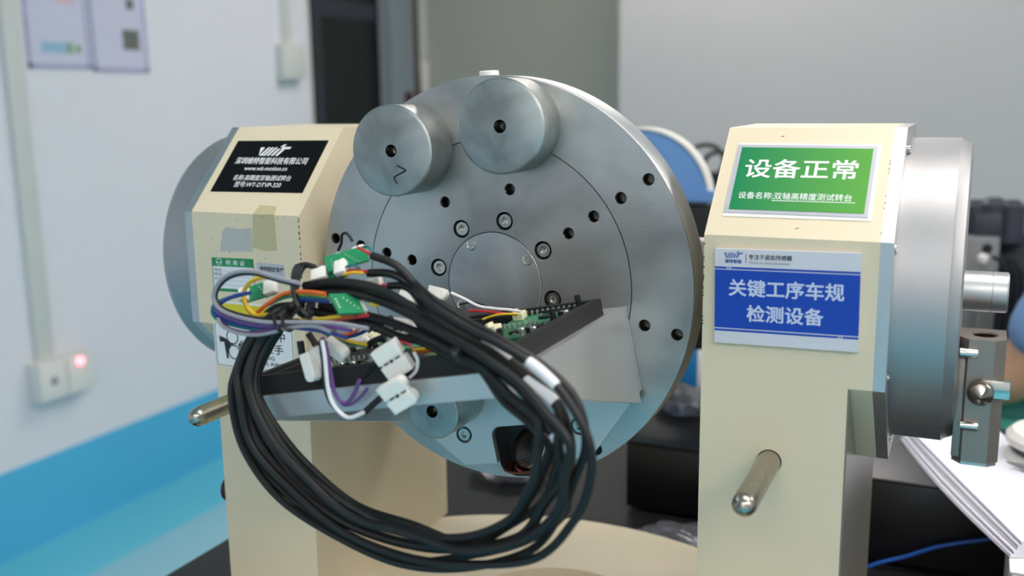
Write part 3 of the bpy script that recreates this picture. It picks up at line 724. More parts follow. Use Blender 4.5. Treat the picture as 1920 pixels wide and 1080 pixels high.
# cable ties
def tie(pts, r, label, tail=None):
    m_ = MB()
    for k_ in range(3 if r > .0015 else 1):
        q_ = [p_+Vector((.0026*(k_-1)*math.cos(i_), .0006*k_, .001*(k_-1)*math.sin(2*i_))) for i_, p_ in enumerate(pts)]
        m_.tube(q_+[q_[0], q_[1]], r, 6, 4)
    if tail: m_.tube(tail, r*.8, 6, 4)
    return tag(obj('cable_tie', m_, 'black_plastic'), label, 'cable tie')
tie([at(562, 500, -.262), at(552, 530, -.286), at(556, 575, -.292), at(576, 592, -.288), at(584, 560, -.262), at(590, 505, -.262)], .0017, 'black cable tie gathering the wires left of the green adapter boards', [at(574, 590, -.29), at(582, 600, -.292), at(583, 612, -.292)])
tie([at(873, 618, -.284), at(856, 655, -.302), at(862, 672, -.300), at(888, 650, -.285), at(896, 622, -.28)], .0022, 'black cable tie round the bundle above the front edge of the tray')
tie([at(522, 592, -.300), at(519, 606, -.309), at(523, 622, -.308), at(530, 610, -.296)], .0011, 'thin black tie round the coloured wires, left of a pair')
tie([at(537, 590, -.300), at(534, 606, -.309), at(539, 622, -.308), at(545, 610, -.296)], .0011, 'thin black tie round the coloured wires, right of a pair', [at(545, 596, -.302), at(556, 584, -.30), at(562, 574, -.296)])
# coloured wires: (label, material, radius, depth, pixels)
WR = [
 ('grey wire of the big loop in front of the calibration sticker', 'grey', .0011, -.286, [(562, 531), (520, 521), (478, 509), (440, 511), (412, 528), (400, 556), (412, 579), (446, 594), (500, 604), (560, 604), (630, 606), (690, 616)]),
 ('black wire running inside the grey loop', 'black', .0009, -.284, [(562, 536), (520, 526), (478, 514), (440, 517), (415, 533), (405, 556), (416, 576), (448, 589), (500, 599), (560, 600)]),
 ('purple wire under the grey loop', 'purple', .0011, -.284, [(402, 566), (410, 586), (446, 602), (500, 611), (560, 610), (610, 612), (660, 620)]),
 ('blue wire looping low at the far left', 'blue', .0011, -.282, [(470, 549), (440, 555), (412, 570), (404, 588), (428, 602), (480, 612), (540, 613), (610, 622), (650, 634)]),
 ('teal wire looping low at the far left', 'teal', .0011, -.281, [(455, 552), (425, 560), (402, 572), (400, 590), (420, 604), (470, 616), (530, 617), (560, 612)]),
 ('grey wire hanging lowest of the left loops', 'grey', .0010, -.286, [(408, 596), (418, 612), (445, 624), (480, 628), (515, 622), (545, 614), (590, 612), (620, 622)]),
 ('purple wire hanging beside the lowest grey loop', 'purple', .0009, -.283, [(412, 598), (430, 616), (470, 624), (510, 616), (560, 607), (600, 618)]),
 ('yellow wire curling in a small loop before the tie', 'yellow', .0012, -.290, [(522, 524), (495, 519), (470, 529), (457, 548), (459, 568), (470, 584), (482, 591), (500, 590), (525, 588)]),
 ('orange wire beside the small yellow loop', 'orange', .0012, -.289, [(610, 551), (585, 548), (555, 547), (532, 551), (512, 563), (494, 576), (481, 588)]),
 ('orange wire of the small loop, outside the yellow one', 'orange', .0010, -.288, [(460, 560), (462, 576), (474, 590), (490, 596)]),
 ('yellow wire into the front green adapter board', 'yellow', .0009, -.288, [(611, 555), (590, 552), (560, 551)]),
 ('green wire into the front green adapter board', 'green', .0009, -.288, [(612, 559), (590, 557), (556, 555), (530, 559), (500, 573)]),
 ('blue wire into the front green adapter board', 'blue', .0010, -.286, [(616, 566), (590, 563), (556, 562)]),
 ('yellow wire of the flat ribbon below the front adapter board', 'yellow', .0010, -.286, [(548, 600), (580, 600), (610, 597), (640, 592)]),
 ('orange wire of the flat ribbon below the front adapter board', 'orange', .0010, -.285, [(545, 604), (590, 603), (630, 597), (665, 592)]),
 ('red wire of the flat ribbon below the front adapter board', 'red', .0010, -.284, [(560, 606), (600, 604), (645, 598), (690, 591)]),
 ('orange wire dropping from the bundle to the left boards', 'orange', .0009, -.272, [(690, 600), (676, 614), (660, 624), (640, 628), (618, 625)]),
 ('blue wire rising from the left boards to a black sleeve', 'blue', .0010, -.270, [(640, 634), (668, 628), (692, 617)]),
 ('yellow wire lying on the left boards', 'yellow', .0010, -.276, [(604, 616), (625, 627), (650, 638), (688, 647)]),
 ('green wire lying along the yellow one on the left boards', 'green', .0009, -.275, [(600, 620), (625, 633), (650, 642), (688, 651)]),
 ('white wire hanging below the tray front in a long bow', 'white', .0011, -.300, [(604, 638), (609, 668), (614, 720), (621, 750), (636, 772), (656, 783), (682, 773)]),
 ('black wire hanging beside the long white bow', 'black', .0009, -.298, [(600, 638), (605, 680), (610, 730), (624, 762), (650, 778), (684, 775)]),
 ('purple wire hanging in the inner bow below the tray', 'purple', .0011, -.296, [(604, 632), (613, 660), (620, 700), (628, 736), (646, 756), (664, 738), (674, 712)]),
 ('purple wire of the second, outer bow below the tray', 'purple', .0009, -.295, [(610, 640), (618, 680), (625, 726), (640, 755), (655, 759), (674, 746), (689, 728)]),
 ('red wire into the front green adapter plug', 'red', .0009, -.272, [(676, 553), (692, 557), (704, 562)]),
 ('green wire from the front adapter plug into its sleeve', 'green', .0009, -.274, [(684, 562), (700, 566), (718, 562), (735, 558)]),
 ('yellow wire from the front adapter plug into its sleeve', 'yellow', .0010, -.275, [(694, 570), (708, 571), (722, 565), (737, 561)]),
 ('red wire at the plug of the topmost adapter board', 'red', .0008, -.268, [(670, 464), (682, 470), (697, 478)]),
 ('teal wire at the plug of the topmost adapter board', 'teal', .0007, -.266, [(682, 463), (692, 464), (700, 474)]),
 ('teal wire at the plug of the second adapter board', 'teal', .0007, -.270, [(648, 501), (662, 497), (674, 503)]),
 ('red wire at the plug of the second adapter board', 'red', .0009, -.270, [(648, 508), (668, 507), (690, 510)]),
 ('yellow wire at the plug of the second adapter board', 'yellow', .0010, -.271, [(644, 515), (662, 511), (682, 512)]),
 ('red wire at the small white plug behind the bundle', 'red', .0008, -.262, [(714, 534), (722, 535), (730, 536)]),
 ('white wire from the rear splice to the cream socket', 'white', .0009, -.165, [(846, 549), (870, 560), (898, 574), (930, 579), (955, 581), (976, 584)]),
 ('thin black wire curving behind the white one', 'black', .0006, -.162, [(862, 571), (882, 567), (902, 571), (925, 579), (950, 583)]),
 ('red wire running to the rear right board', 'red', .0008, -.170, [(878, 583), (912, 584), (942, 588), (970, 590)]),
 ('short yellow wire at the rear right board', 'yellow', .0007, -.172, [(905, 599), (925, 592), (945, 589), (970, 589)]),
 ('orange wire between the large splice and the front right board', 'orange', .0009, -.262, [(776, 660), (800, 659), (830, 654), (856, 653)]),
 ('yellow wire between the large splice and the front right board', 'yellow', .0009, -.262, [(774, 657), (800, 654), (830, 650), (856, 651)]),
 ('white wire bent round the right end of the large splice', 'white', .0009, -.285, [(776, 660), (783, 676), (780, 695), (768, 708)]),
 ('thin red wire on top of the large splice', 'red', .0006, -.287, [(748, 640), (764, 644), (774, 656)]),
 ('red wire behind the bundle above the front right board', 'red', .0007, -.235, [(786, 620), (800, 624), (818, 621)]),
 ('purple wire hanging off the front right board', 'purple', .0007, -.250, [(800, 676), (812, 668), (824, 660)]),
 ('thin black wire arching in front of the turntable holes at left', 'black', .0009, -.180, [(634, 470), (640, 455), (641, 441), (648, 437), (656, 444), (661, 453)]),
]
for n_, (lb, mt_, r_, yy, px) in enumerate(WR):
    if n_ < 7: yy -= .020
    r_ *= 1.22
    tag(obj('lead_wire', MB().tube([at(x, y, yy) for x, y in px], r_, 7, 6), 'wire_'+mt_), lb, 'wire', 'coloured lead wires')
# black heat-shrink sleeves
for lb, r_, yy, px in (('black sleeve on the end of the long white bow', .0021, -.297, [(684, 773), (698, 760), (714, 746)]), ('black sleeve lying on the left boards', .0022, -.262, [(690, 618), (712, 607), (735, 597)]),
                       ('black sleeve under the large splice on the tray rim', .0030, -.282, [(674, 714), (690, 700), (706, 682)]), ('black sleeve pair behind the left splices', .0024, -.284, [(563, 640), (566, 660), (568, 672)]),
                       ('short black sleeve above the left splice', .0022, -.282, [(578, 625), (588, 640), (596, 655)]), ('black sleeve on the yellow wire of the left boards', .0022, -.270, [(688, 650), (700, 640), (722, 632)])):
    tag(obj('heat_shrink_sleeve', MB().tube([at(x, y, yy) for x, y in px], r_, 10, 4), 'cable_black'), lb, 'sleeve')

# adapter boards
def img_rot(deg, tilt=0, pan=0):
    """axes: X along the given direction in a plane facing the machine front, Y up in that plane, Z towards the front"""
    base = Matrix((X3, Z3, -Y3)).transposed()
    return base @ Matrix.Rotation(math.radians(deg), 3, 'Z') @ Matrix.Rotation(math.radians(pan), 3, 'Y') @ Matrix.Rotation(math.radians(tilt), 3, 'X')
def axes(X, Y):
    X = (RIGHT*X[0]+UP*X[1]+FWD*X[2]).normalized(); Y = RIGHT*Y[0]+UP*Y[1]+FWD*Y[2]; Y = (Y-X*Y.dot(X)).normalized()
    return Matrix((X, Y, X.cross(Y))).transposed()
def adapter(px, py, y, L_, W_, R, label, plugs):
    o = at(px, py, y); P = lambda a, b, c: o+R @ Vector((a, b, c))
    root = tag(empty('adapter_board', tuple(o)), label, 'circuit board', 'green adapter boards at the cable tie')
    obj('board', MB().box(P(0, 0, 0), (L_, W_, .0016), R), 'pcb_light', root)
    m_ = MB()
    for j in range(5): m_.lathe([(.0006, 0), (.0004, .0006), (0, .0007)], P(L_*.12+j*.0016-.003, W_*.25-j*.0024, .0008), R @ Z3, 8)
    for j in range(4): m_.lathe([(.0006, 0), (.0004, .0006), (0, .0007)], P(-L_*.36, W_*.2-j*.0024, .0008), R @ Z3, 8)
    s_ = obj('solder_joints', m_, 'solder', root); s_['kind'] = 'stuff'
    for a, b, c, sa, sb, sc_ in plugs:
        obj('wire_plug', MB().box(P(a, b, c), (sa, sb, sc_), R, .0008).box(P(a+sa*.2, b+sb*.52, c), (sa*.3, .0012, sc_*.7), R), 'white_plastic', root)
adapter(650, 486, -.262, .0270, .0140, axes((85, 26, 15), (-15, 30, 29)), 'topmost green adapter board of the four, seen from below', [(.0095, .0062, -.0038, .0085, .0085, .006), (-.0065, .0058, -.0030, .0120, .0065, .0045)])
adapter(622, 513, -.268, .0230, .0105, img_rot(16, -40, 12), 'second green adapter board, with a pale plug at each end', [(.0085, -.0005, .0036, .0080, .0100, .0056), (-.0070, -.0005, .0030, .0110, .0085, .0048)])
adapter(650, 570, -.286, .0180, .0180, axes((47, 1, 35), (-33, 46, 40)), 'front green adapter board with four solder joints and a white plug', [(.0095, .0015, -.0034, .0070, .0145, .0062)])
adapter(488, 546, -.274, .0235, .0110, img_rot(17, -30, 8), 'leftmost green adapter board inside the small yellow loop', [(.0110, -.0016, .0036, .0090, .0095, .0056), (-.0115, .0, .0020, .0070, .0090, .0050)])
tag(obj('wire_plug', MB().box(at(703, 529, -.262), (.0095, .0050, .0050), img_rot(12), .0006).box(at(690, 532, -.262), (.006, .0036, .004), img_rot(12), .0006), 'white_plastic'), 'small white plug behind the thick black cables', 'plug')

# white splice connectors
def splice(px, py, y, L_, W_, deg, tilt, pan, label, bars=2, gap=.0012, round_end=1):
    R = img_rot(deg, tilt, pan); o = at(px, py, y); X, Y, N = R @ X3, R @ Y3, R @ Z3
    root = tag(empty('wire_splice', tuple(o)), label, 'connector', 'white wire splices on the tray')
    bw = (W_-(bars-1)*gap)/bars; th_ = .0062
    m_ = MB()
    m_.box(o, (L_*.86, W_*.96, th_*.7), R, .0005); obj('body', m_, 'white_plastic', root)
    for b in range(bars):
        yc = -W_/2+bw/2+b*(bw+gap)
        rr = min(bw/2-.0001, .0034) if round_end else .0008
        lp_ = rrect(-L_/2, yc-bw/2, L_/2, yc+bw/2, .0009)
        if round_end:
            lp_ = [(-L_/2, yc-bw/2)]+[(L_/2-rr+rr*math.cos(t), yc+(bw/2)*math.sin(t)) for t in [math.radians(-90+180*q_/10) for q_ in range(11)]]+[(-L_/2, yc+bw/2)]
        m_ = MB(); m_.prism(lp_, o, X, Y, N, -th_*.48, th_*.5)
        lp2 = [(a*.86, yc+(c_-yc)*.8) for a, c_ in lp_]
        m_.prism(lp2, o, X, Y, N, th_*.5, th_*.62)
        obj('lever', m_, 'white_plastic', root, smooth=50)
    if bars > 1:
        m_ = MB(); m_.lathe([(.0011, 0), (.0011, th_*.56)], o, N, 12)
        m_.box(o+X*(L_*.24)+N*(th_*.36), (L_*.2, gap*1.0, .0004), R).box(o-X*(L_*.24)+N*(th_*.36), (L_*.2, gap*1.0, .0004), R)
        obj('test_slot', m_, 'print_black', root)
splice(737, 674, -.290, .0185, .0215, 33, 12, 6, 'large white two-lever splice above the front rim of the tray', 2, .0013, 0)
splice(748, 738, -.300, .0190, .0190, 33, 16, 4, 'white two-lever splice hanging in front of the tray bar', 2, .0013, 1)
splice(583, 688, -.294, .0185, .0085, -68, 6, -8, 'white splice pointing down over the tray rim at left', 1, 0, 1)
splice(603, 672, -.288, .0170, .0080, -70, 10, 5, 'white splice directly behind the leftmost one', 1, 0, 1)
splice(632, 656, -.282, .0165, .0100, -28, 20, 0, 'white splice lying tilted on the front left board', 1, 0, 1)
splice(756, 622, -.255, .0190, .0160, -2, -30, 0, 'white two-lever splice lying behind the large one', 2, .0012, 1)
splice(822, 550, -.165, .0150, .0085, -8, -20, 0, 'rear white splice with the white wire, against the turntable', 1, 0, 1)
splice(768, 556, -.170, .0150, .0085, -12, -25, 0, 'rear white splice left of the one with the white wire', 1, 0, 1)
splice(812, 578, -.180, .0170, .0090, -14, -30, 0, 'white splice half hidden under the bundle at the rear', 1, 0, 1)
splice(672, 628, -.225, .0165, .0150, 10, -35, 0, 'white splice lying between the left boards', 2, .0012, 1)
splice(690, 645, -.215, .0150, .0090, 14, -35, 0, 'small white splice right of the yellow wire end', 1, 0, 1)

# ================================================================== things behind and beside the machine, on the table
def casebox(name, x0, x1, y0, y1, z0, z1, body, top, label, cat, extra=None):
    root = tag(empty(name, ((x0+x1)/2, (y0+y1)/2, z0)), label, cat)
    obj('body', MB().mm((x0, y0, z0+.004), (x1, y1, z1-.003), .003), body, root)
    obj('lid', MB().mm((x0, y0, z1-.0029), (x1, y1, z1), .001), top, root)
    for x in (x0+.02, x1-.02):
        for y in (y0+.02, y1-.02): obj('foot', MB().lathe([(.008, 0), (.008, .0045)], (x, y, z0), Z3, 12), 'black_plastic', root)
    if extra: extra(root)
    return root
bx = casebox('instrument_case', .19, .387, .265, .50, TOP, -.2535, 'black_case', 'case_top', 'low black instrument case with dull top standing right of the right column', 'case')
casebox('instrument_case', .394, .60, .262, .50, TOP, -.256, 'black_case', 'case_top', 'black instrument case at the right edge of the picture under the paper', 'case')
# ream of paper
def paper_stack():
    root = tag(empty('paper_stack', (.34, .28, -.2535)), 'stack of white printing paper lying across the black case', 'paper')
    A = Vector((.285, .40)); B = Vector((.393, .118)); d = (B-A).normalized(); n = Vector((-d.y, d.x)); n = n if n.x > 0 else -n
    for i in range(9):
        z = -.2533+.0017*i; k = (i-4)*.0012+random.uniform(-.0018, .0018)
        vs = []
        for j in range(9):
            t = j/8; sag = .016*math.sin(t*PI)*(1-i/9)
            p0 = A+(B-A)*t+n*(k-sag*.35); p1 = p0+n*.098
            vs += [Vector((p0.x, p0.y, z)), Vector((p1.x, p1.y, z)), Vector((p0.x, p0.y, z+.0014)), Vector((p1.x, p1.y, z+.0014))]
        fs = []
        for j in range(8):
            a_, b_ = j*4, j*4+4
            fs += [(a_, a_+1, b_+1, b_), (a_+2, a_+3, b_+3, b_+2), (a_, a_+2, b_+2, b_), (a_+1, a_+3, b_+3, b_+1)]
        fs += [(0, 1, 3, 2), (32, 33, 35, 34)]
        obj('sheet_bundle', MB().add(vs, fs), 'paper', root, smooth=30)
paper_stack()
# white carton that holds the front end of the paper
q = atz(1912, 1062, -.262)
cx_ = tag(empty('small_carton', (q.x+.03, q.y+.02, TOP)), 'small white carton at the bottom right corner under the paper end', 'box')
obj('carton_body', MB().mm((q.x-.008, q.y-.03, TOP), (q.x+.09, q.y+.08, -.2560), .002), 'white_plastic', cx_)
obj('carton_flap', MB().mm((q.x-.009, q.y-.031, -.2560), (q.x+.091, q.y+.081, -.2540), .0008), 'white_label', cx_)
obj('thumb_cut', MB().lathe([(.012, 0), (.012, .0006)], (q.x+.02, q.y-.0305, -.268), -Y3, 24), 'print_grey', cx_)
# tape dispenser and pen
q = atz(1915, 868, -.238)
dsp = tag(empty('tape_dispenser', (q.x+.03, q.y+.02, -.256)), 'rounded white tape dispenser with a dark slot at the right edge', 'dispenser')
o = Vector((q.x+.040, q.y+.02, -.2555))
obj('lower_shell', MB().lathe([(.052, 0), (.056, .006), (.056, .022), (.052, .027), (0, .027)], o, Z3, 48), 'white_plastic', dsp)
obj('tape_roll', MB().lathe([(.049, .0271), (.049, .036), (0, .036)], o, Z3, 48), 'slate', dsp)
obj('upper_shell', MB().lathe([(.056, .0361), (.056, .043), (.050, .049), (.03, .052), (0, .053)], o, Z3, 48), 'white_plastic', dsp)
a = atz(1888, 866, -.232); b_ = Vector((a.x+.09, a.y-.03, a.z-.004)); d_ = (b_-a).normalized()
pn = tag(empty('ballpoint_pen', tuple(a)), 'blue ballpoint pen with grey tip lying at the right edge', 'pen')
obj('tip', MB().lathe([(.0008, 0), (.0026, .012), (.0034, .020)], a, d_, 16), 'grey_case', pn)
obj('barrel', MB().lathe([(.0038, .0201), (.0045, .026), (.0045, .09), (.003, .094)], a, d_, 16), 'pen_blue', pn)
# blue network cable
pts = [at(1560, 1092, .25), at(1600, 1078, .252), at(1640, 1058, .256), at(1700, 1043, .258), at(1760, 1025, .258), at(1830, 1014, .258), at(1880, 1010, .258), at(1960, 1012, .258)]
tag(obj('network_cable', MB().tube(pts, .0022, 8, 6), 'blue_cable'), 'blue network cable hanging in front of the black case', 'cable')
# gear seen between the columns
casebox('power_supply', -.02, .20, .30, .52, TOP, -.262, 'black_case', 'black_case', 'black power supply standing behind the turntable near the right column', 'case')
def crumple(name, c, sx, sy, sz, m_, label, cat, seed):
    bm = bmesh.new(); bmesh.ops.create_icosphere(bm, subdivisions=4, radius=1); rn = random.Random(seed)
    from mathutils import noise
    for v in bm.verts:
        n_ = noise.noise(v.co*2.4+Vector((seed, 0, 0)))*.28+noise.noise(v.co*6+Vector((0, seed, 0)))*.12
        q_ = v.co*(1+n_); v.co = Vector((c[0]+q_.x*sx, c[1]+q_.y*sy, max(c[2], c[2]+sz*.8+q_.z*sz)))
    m = MB().add([v.co.copy() for v in bm.verts], [[v.index for v in f.verts] for f in bm.faces]); bm.free()
    return tag(obj(name, m, m_, smooth=180), label, cat)
q = at(1278, 822, .42)
crumple('plastic_bag', (q.x, q.y, -.2615), .034, .02, .022, 'clear_bag', 'crumpled clear plastic bag lying on the black power supply', 'bag', 3)
q = at(1285, 735, .56)
bb = tag(empty('blue_carton', (q.x, .60, TOP)), 'blue and white carton standing behind the clear bag', 'box')
z0 = at(1285, 752, .56).z; zm = at(1285, 733, .56).z; z1_ = at(1285, 655, .56).z; xl = at(1255, 700, .56).x; xr_ = at(1330, 700, .56).x
obj('box_base', MB().mm((xl, .56, TOP), (xr_, .66, zm), .002), 'white_plastic', bb); obj('blue_face', MB().mm((xl, .562, zm), (xr_-.018, .655, z1_), .001), 'box_blue', bb)
obj('box_end', MB().mm((xr_-.0179, .561, zm), (xr_, .656, z1_), .001), 'white_label', bb)
q = atz(945, 905, TOP)
crumple('plastic_bag', (q.x, q.y+.02, TOP), .05, .035, .022, 'clear_bag', 'clear plastic bag lying flat on the table behind the left column', 'bag', 8)
crumple('plastic_bag', (.085, .20, TOP), .055, .035, .02, 'clear_bag', 'clear plastic bag lying on the table beside the base of the right column', 'bag', 15)

# black cabinet behind with the half round blue guard
gx0 = at(1245, 378, .58).x; gx1 = at(1420, 378, .58).x; gz = at(1290, 380, .58).z
casebox('black_cabinet', gx0-.02, gx1, .565, .655, TOP, gz, 'black_case', 'black_case', 'tall black cabinet behind the turntable carrying the blue half-round guard', 'case')
gc = at(1200, 383, .60); gr = .1035
g = tag(empty('half_round_guard', (gc.x, .61, gz)), 'half-round blue guard with a white rim behind the turntable edge', 'guard')
half = [(gr*math.cos(math.radians(180*k_/40)), gr*math.sin(math.radians(180*k_/40))) for k_ in range(41)]
obj('blue_panel', MB().prism([(a*.965, b*.965) for a, b in half], (gc.x, .60, gz), X3, Z3, Y3, 0, .02), 'shield_blue', g, smooth=25)
rim = half+[(a*.966, b*.966) for a, b in reversed(half)]
obj('white_rim', MB().prism(rim, (gc.x, .598, gz), X3, Z3, Y3, 0, .026), 'white_plastic', g, smooth=25)
obj('lavender_foot', MB().prism([(.055, 0), (.108, 0), (.112, .012), (.094, .018)], (gc.x, .596, gz+.0003), X3, Z3, Y3, 0, .03), 'shield_blue', g)

# ================================================================== second bench with clutter
b2 = tag(empty('rear_bench', (.1, 1.3, FLOOR)), 'workbench with a teal mat behind the machine table', 'table')
obj('bench_top', MB().mm((-.28, .78, TOP-.04), (.50, 1.75, TOP-.003), .003), 'slate', b2)
obj('teal_mat', MB().mm((.2, .80, TOP-.003), (.49, 1.25, TOP), .0008), 'teal_mat', b2)
for x in (-.24, .46):
    for y in (.82, 1.7): obj('leg', MB().mm((x-.03, y-.03, FLOOR), (x+.03, y+.03, TOP-.04)), 'slate', b2)
obj('rear_shelf', MB().mm((-.2, 1.72, TOP), (.46, 1.74, TOP+.1)), 'slate', b2)
# dark machine with coiled hoses
q = at(1335, 322, 1.45); zt_ = q.z
mcb = casebox('dark_cabinet', at(1285, 330, 1.45).x, at(1460, 330, 1.45).x, 1.42, 1.49, TOP, zt_, 'black_case', 'slate', 'dark cabinet far behind with coiled hoses on top', 'case')
for i, (cxp, cyp, rp) in enumerate(((1282, 300, 24), (1322, 306, 34), (1345, 312, 26))):
    c_ = at(cxp, cyp, 1.44); rr = rp/F_PX*2.25
    pts = [c_+Vector((rr*math.cos(t), .004*i+.01*math.sin(t*2), rr*math.sin(t))) for t in [math.radians(-40+260*k_/14) for k_ in range(15)]]
    pts = [Vector((pts[0].x, pts[0].y, zt_))]+pts[1:-1]+[Vector((pts[-1].x, pts[-1].y, zt_))]
    tag(obj('coiled_hose', MB().tube(pts, .0055, 8, 3), 'cable_black'), ('leftmost arching black hose on the dark cabinet', 'widest arching black hose on the dark cabinet', 'arching black hose on the dark cabinet closest to the right column')[i], 'hose', 'black hoses on the dark cabinet')
# clutter right of the machine
def blk(name, px0, py0, px1, py1, y, dy, m_, label, cat, parts=None, ground=None):
    a = at(px0, py1, y); b = at(px1, py0, y); z0 = ground if ground is not None else a.z
    root = tag(empty(name, ((a.x+b.x)/2, y, z0)), label, cat)
    obj('body', MB().mm((a.x, y, z0), (b.x, y+dy, b.z), .004), m_, root)
    if parts: parts(root, a, b)
    return root
def panel_parts(root, a, b):
    obj('round_port', MB().lathe([(.008, 0), (.008, .002)], at(1851, 466, 1.02), -Y3, 16), 'black_plastic', root)
    obj('front_bezel', MB().mm((a.x+.003, 1.019, b.z-.006), (b.x-.003, 1.0205, b.z-.002)), 'print_grey', root)
blk('grey_power_unit', 1795, 447, 1876, 492, 1.02, .2, 'grey_case', 'grey power unit with a round black port, right of the end drum', 'device', panel_parts, TOP)
zg = at(1840, 447, 1.02).z
def lumps(root, a, b):
    for i, (px, py, r_) in enumerate(((1828, 395, .022), (1862, 392, .024), (1896, 396, .022))):
        obj('knuckle', MB().lathe([(r_*.4, -.05), (r_, -.04), (r_, .02), (r_*.5, .03)], at(px, py+12, 1.07), Z3, 16), 'slate', root)
blk('dark_camera_rig', 1822, 402, 1880, 447, 1.04, .1, 'slate', 'dark blue-grey rig standing on the grey power unit', 'device', lumps, zg)
blk('pale_green_box', 1876, 405, 1990, 437, 1.10, .16, 'conduit', 'pale greenish box at the right edge above the cables', 'box', lambda r, a, b: obj('dark_body', MB().mm((a.x+.002, 1.101, TOP), (b.x, 1.255, a.z-.0005), .003), 'slate', r))
q = at(1843, 485, .99)
kn = tag(empty('white_knob', (q.x, .99, TOP)), 'small white ball knob on a thin grey stalk right of the end drum', 'knob')
obj('ball', MB().lathe([(0, -.009), (.006, -.0075), (.009, -.001), (.0085, .004), (.005, .008), (0, .009)], q, Z3, 20), 'white_plastic', kn)
obj('stalk', MB().lathe([(.004, 0), (.004, q.z-.008-TOP)], (q.x, .99, TOP), Z3, 10), 'grey_case', kn)
for i, px in enumerate((1884, 1897, 1910)):
    pts = [at(px-22, 482, .96), at(px-4, 494, .95), at(px+4, 530, .945), at(px, 575, .945), at(px-8, 620, .95), at(px-14, 690, .96)]; pts.append(Vector((pts[-1].x, 1.0, TOP+.004)))
    tag(obj('hanging_cable', MB().tube(pts, .0035, 8, 5), 'cable_black'), ('leftmost dark cable hanging right of the end drum', 'middle dark cable hanging right of the end drum', 'dark cable hanging closest to the right picture edge')[i], 'cable', 'dark cables hanging at the right')

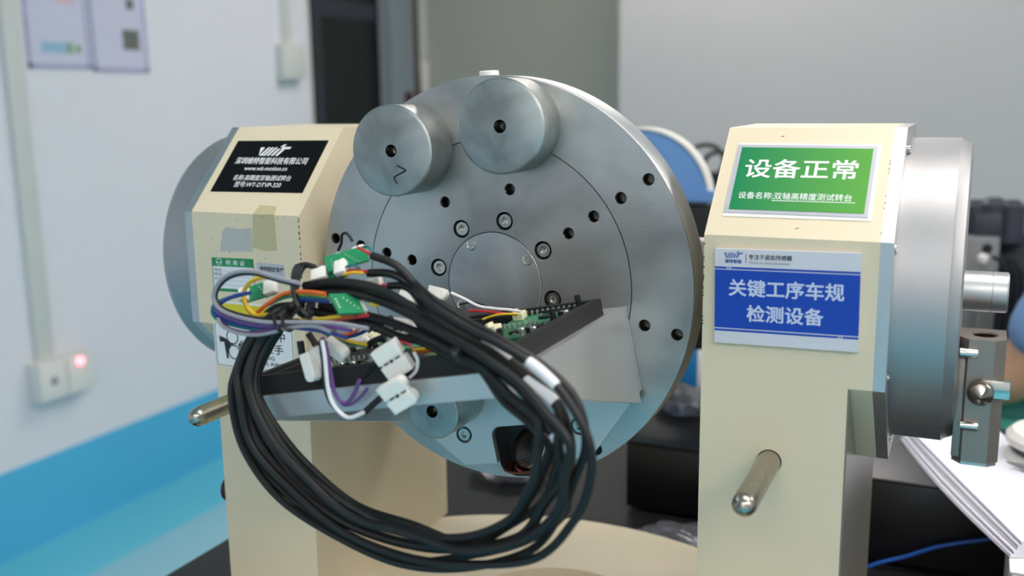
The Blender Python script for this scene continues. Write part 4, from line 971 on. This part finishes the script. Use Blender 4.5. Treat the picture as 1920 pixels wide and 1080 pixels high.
# ================================================================== person at the rear bench (only the forearm is in view)
def skin_mesh(joints, edges, sub=2):
    me = bpy.data.meshes.new('t'); me.from_pydata([j[0] for j in joints], edges, [])
    o = bpy.data.objects.new('t', me); C.objects.link(o)
    sm = o.modifiers.new('s', 'SKIN'); o.modifiers.new('u', 'SUBSURF').levels = sub
    for i, j in enumerate(joints):
        r_ = j[1] if isinstance(j[1], tuple) else (j[1], j[1])
        me.skin_vertices[0].data[i].radius = r_
    me.skin_vertices[0].data[0].use_root = True
    dg = bpy.context.evaluated_depsgraph_get(); dg.update()
    m2 = bpy.data.meshes.new_from_object(o.evaluated_get(dg))
    mb = MB().add([v.co.copy() for v in m2.vertices], [tuple(p_.vertices) for p_ in m2.polygons])
    bpy.data.objects.remove(o); return mb
def person():
    y0 = .93
    wrist = at(1893, 728, .90); wrist.z = max(wrist.z, TOP+.03)
    B = Vector((.66, 1.0, 0))
    hip = Vector((B.x, B.y, FLOOR+.55)); che = Vector((B.x-.06, B.y, FLOOR+.86)); nk = Vector((B.x-.08, B.y, FLOOR+1.10)); hd = Vector((B.x-.11, B.y, FLOOR+1.24))
    root = tag(empty('person', (B.x, B.y, FLOOR)), 'person in a light blue work coat with a bare elbow on the rear bench', 'person')
    elb = at(1897, 722, .86); shl = Vector((B.x-.14, B.y-.17, FLOOR+1.02)); shr = Vector((B.x-.07, B.y+.17, FLOOR+1.0))
    elr = Vector((.60, B.y+.20, TOP+.10)); wrr = Vector((.54, B.y+.02, TOP+.05))
    wr = Vector((elb.x-.19, .885, TOP+.045))
    J = [(hip, (.15, .12)), (che, (.16, .12)), (nk, .055), (hd+Vector((0, 0, -.03)), .075), (hd+Vector((-.01, 0, .06)), .085), (hd+Vector((0, 0, .13)), .05),
         (shl, .06), (elb, .044), (wr, .028), (shr, .06), (elr, .042), (wrr, .028),
         (hip+Vector((-.02, -.1, -.03)), .085), (Vector((B.x-.42, B.y-.12, FLOOR+.50)), .062), (Vector((B.x-.40, B.y-.12, FLOOR+.08)), .042), (Vector((B.x-.52, B.y-.12, FLOOR+.04)), .036),
         (hip+Vector((-.02, .1, -.03)), .085), (Vector((B.x-.42, B.y+.12, FLOOR+.50)), .062), (Vector((B.x-.40, B.y+.12, FLOOR+.08)), .042), (Vector((B.x-.52, B.y+.12, FLOOR+.04)), .036),
         (wr+Vector((-.045, -.008, -.004)), (.036, .022)), (wrr+Vector((-.045, -.02, -.004)), (.036, .022))]
    E = [(0, 1), (1, 2), (2, 3), (3, 4), (4, 5), (1, 6), (6, 7), (7, 8), (1, 9), (9, 10), (10, 11), (0, 12), (12, 13), (13, 14), (14, 15), (0, 16), (16, 17), (17, 18), (18, 19), (8, 20), (11, 21)]
    body = skin_mesh(J, E)
    for base, s_ in ((J[20][0], 1), (J[21][0], 1)):
        for f_ in range(4):
            oy = (f_-1.5)*.016; ln = (.030, .036, .034, .026)[f_]
            p0 = base+Vector((.0, oy, 0)); p1 = base+Vector((-.03, oy*1.15, .002)); p2 = p1+Vector((-ln*.9, 0, -.010)); p3 = p2+Vector((-ln*.35, 0, -.014))
            g_ = skin_mesh([(p0, .0095), (p1, .0092), (p2, .0082), (p3, .0068)], [(0, 1), (1, 2), (2, 3)]); body.add(g_.v, g_.f)
        p0 = base+Vector((.015, -.02, 0)); p1 = p0+Vector((-.022, -.024, .0)); p2 = p1+Vector((-.022, -.008, -.006))
        g_ = skin_mesh([(p0, .012), (p1, .0105), (p2, .008)], [(0, 1), (1, 2)]); body.add(g_.v, g_.f)
    # face: nose, ears
    fc = hd+Vector((-.085, 0, .045))
    g_ = skin_mesh([(fc+Vector((.02, 0, .02)), .012), (fc+Vector((-.004, 0, -.005)), .011), (fc+Vector((.012, 0, -.012)), .01)], [(0, 1), (1, 2)]); body.add(g_.v, g_.f)
    obj('body', body, 'skin', root, smooth=180, recalc=True)
    for sy in (-1, 1):
        obj('eye', MB().lathe([(0, -.008), (.007, -.003), (.007, .003), (0, .008)], hd+Vector((-.085, sy*.03, .06)), X3, 12), 'print_black', root)
        obj('ear', MB().lathe([(0, -.008), (.022, -.004), (.022, .004), (0, .008)], hd+Vector((0, sy*.085, .045)), Y3, 14), 'skin', root)
    obj('mouth', MB().box(hd+Vector((-.082, 0, .0)), (.006, .04, .006), bev=.002), 'dark_red', root)
    obj('hair', skin_mesh([(hd+Vector((.03, 0, .05)), .085), (hd+Vector((.02, 0, .11)), .085), (hd+Vector((-.02, 0, .145)), .06)], [(0, 1), (1, 2)]), 'hair', root, smooth=180)
    sl_ = shl+(elb-shl)*.84
    coat = skin_mesh([(hip+Vector((0, 0, -.02)), (.175, .14)), (che, (.185, .14)), (nk+Vector((0, 0, -.07)), .085), (shl, .075), (sl_, .060), (shr, .075), (shr+(elr-shr)*.8, .060)], [(0, 1), (1, 2), (1, 3), (3, 4), (1, 5), (5, 6)])
    obj('work_coat', coat, 'coat_blue', root, smooth=180)
    tr = []
    for sy in (-.1, .1):
        g_ = skin_mesh([(hip+Vector((-.02, sy, -.03)), .1), (Vector((B.x-.42, B.y+sy*1.2, FLOOR+.50)), .075), (Vector((B.x-.40, B.y+sy*1.2, FLOOR+.10)), .055)], [(0, 1), (1, 2)])
        obj('trouser_leg', g_, 'navy', root, smooth=180)
    st = tag(empty('work_stool', (B.x+.02, B.y, FLOOR)), 'black stool under the person at the right edge', 'stool')
    obj('seat', MB().lathe([(.17, FLOOR+.38), (.18, FLOOR+.40), (.17, FLOOR+.43), (0, FLOOR+.43)], (B.x+.02, B.y, 0), Z3, 32), 'black_plastic', st)
    for k_ in range(4):
        a_ = PI/4+k_*PI/2; obj('leg', MB().tube([(B.x+.02+.12*math.cos(a_), B.y+.12*math.sin(a_), FLOOR+.38), (B.x+.02+.19*math.cos(a_), B.y+.19*math.sin(a_), FLOOR)], .012, 8, 2, smooth=False), 'slate', st)
person()
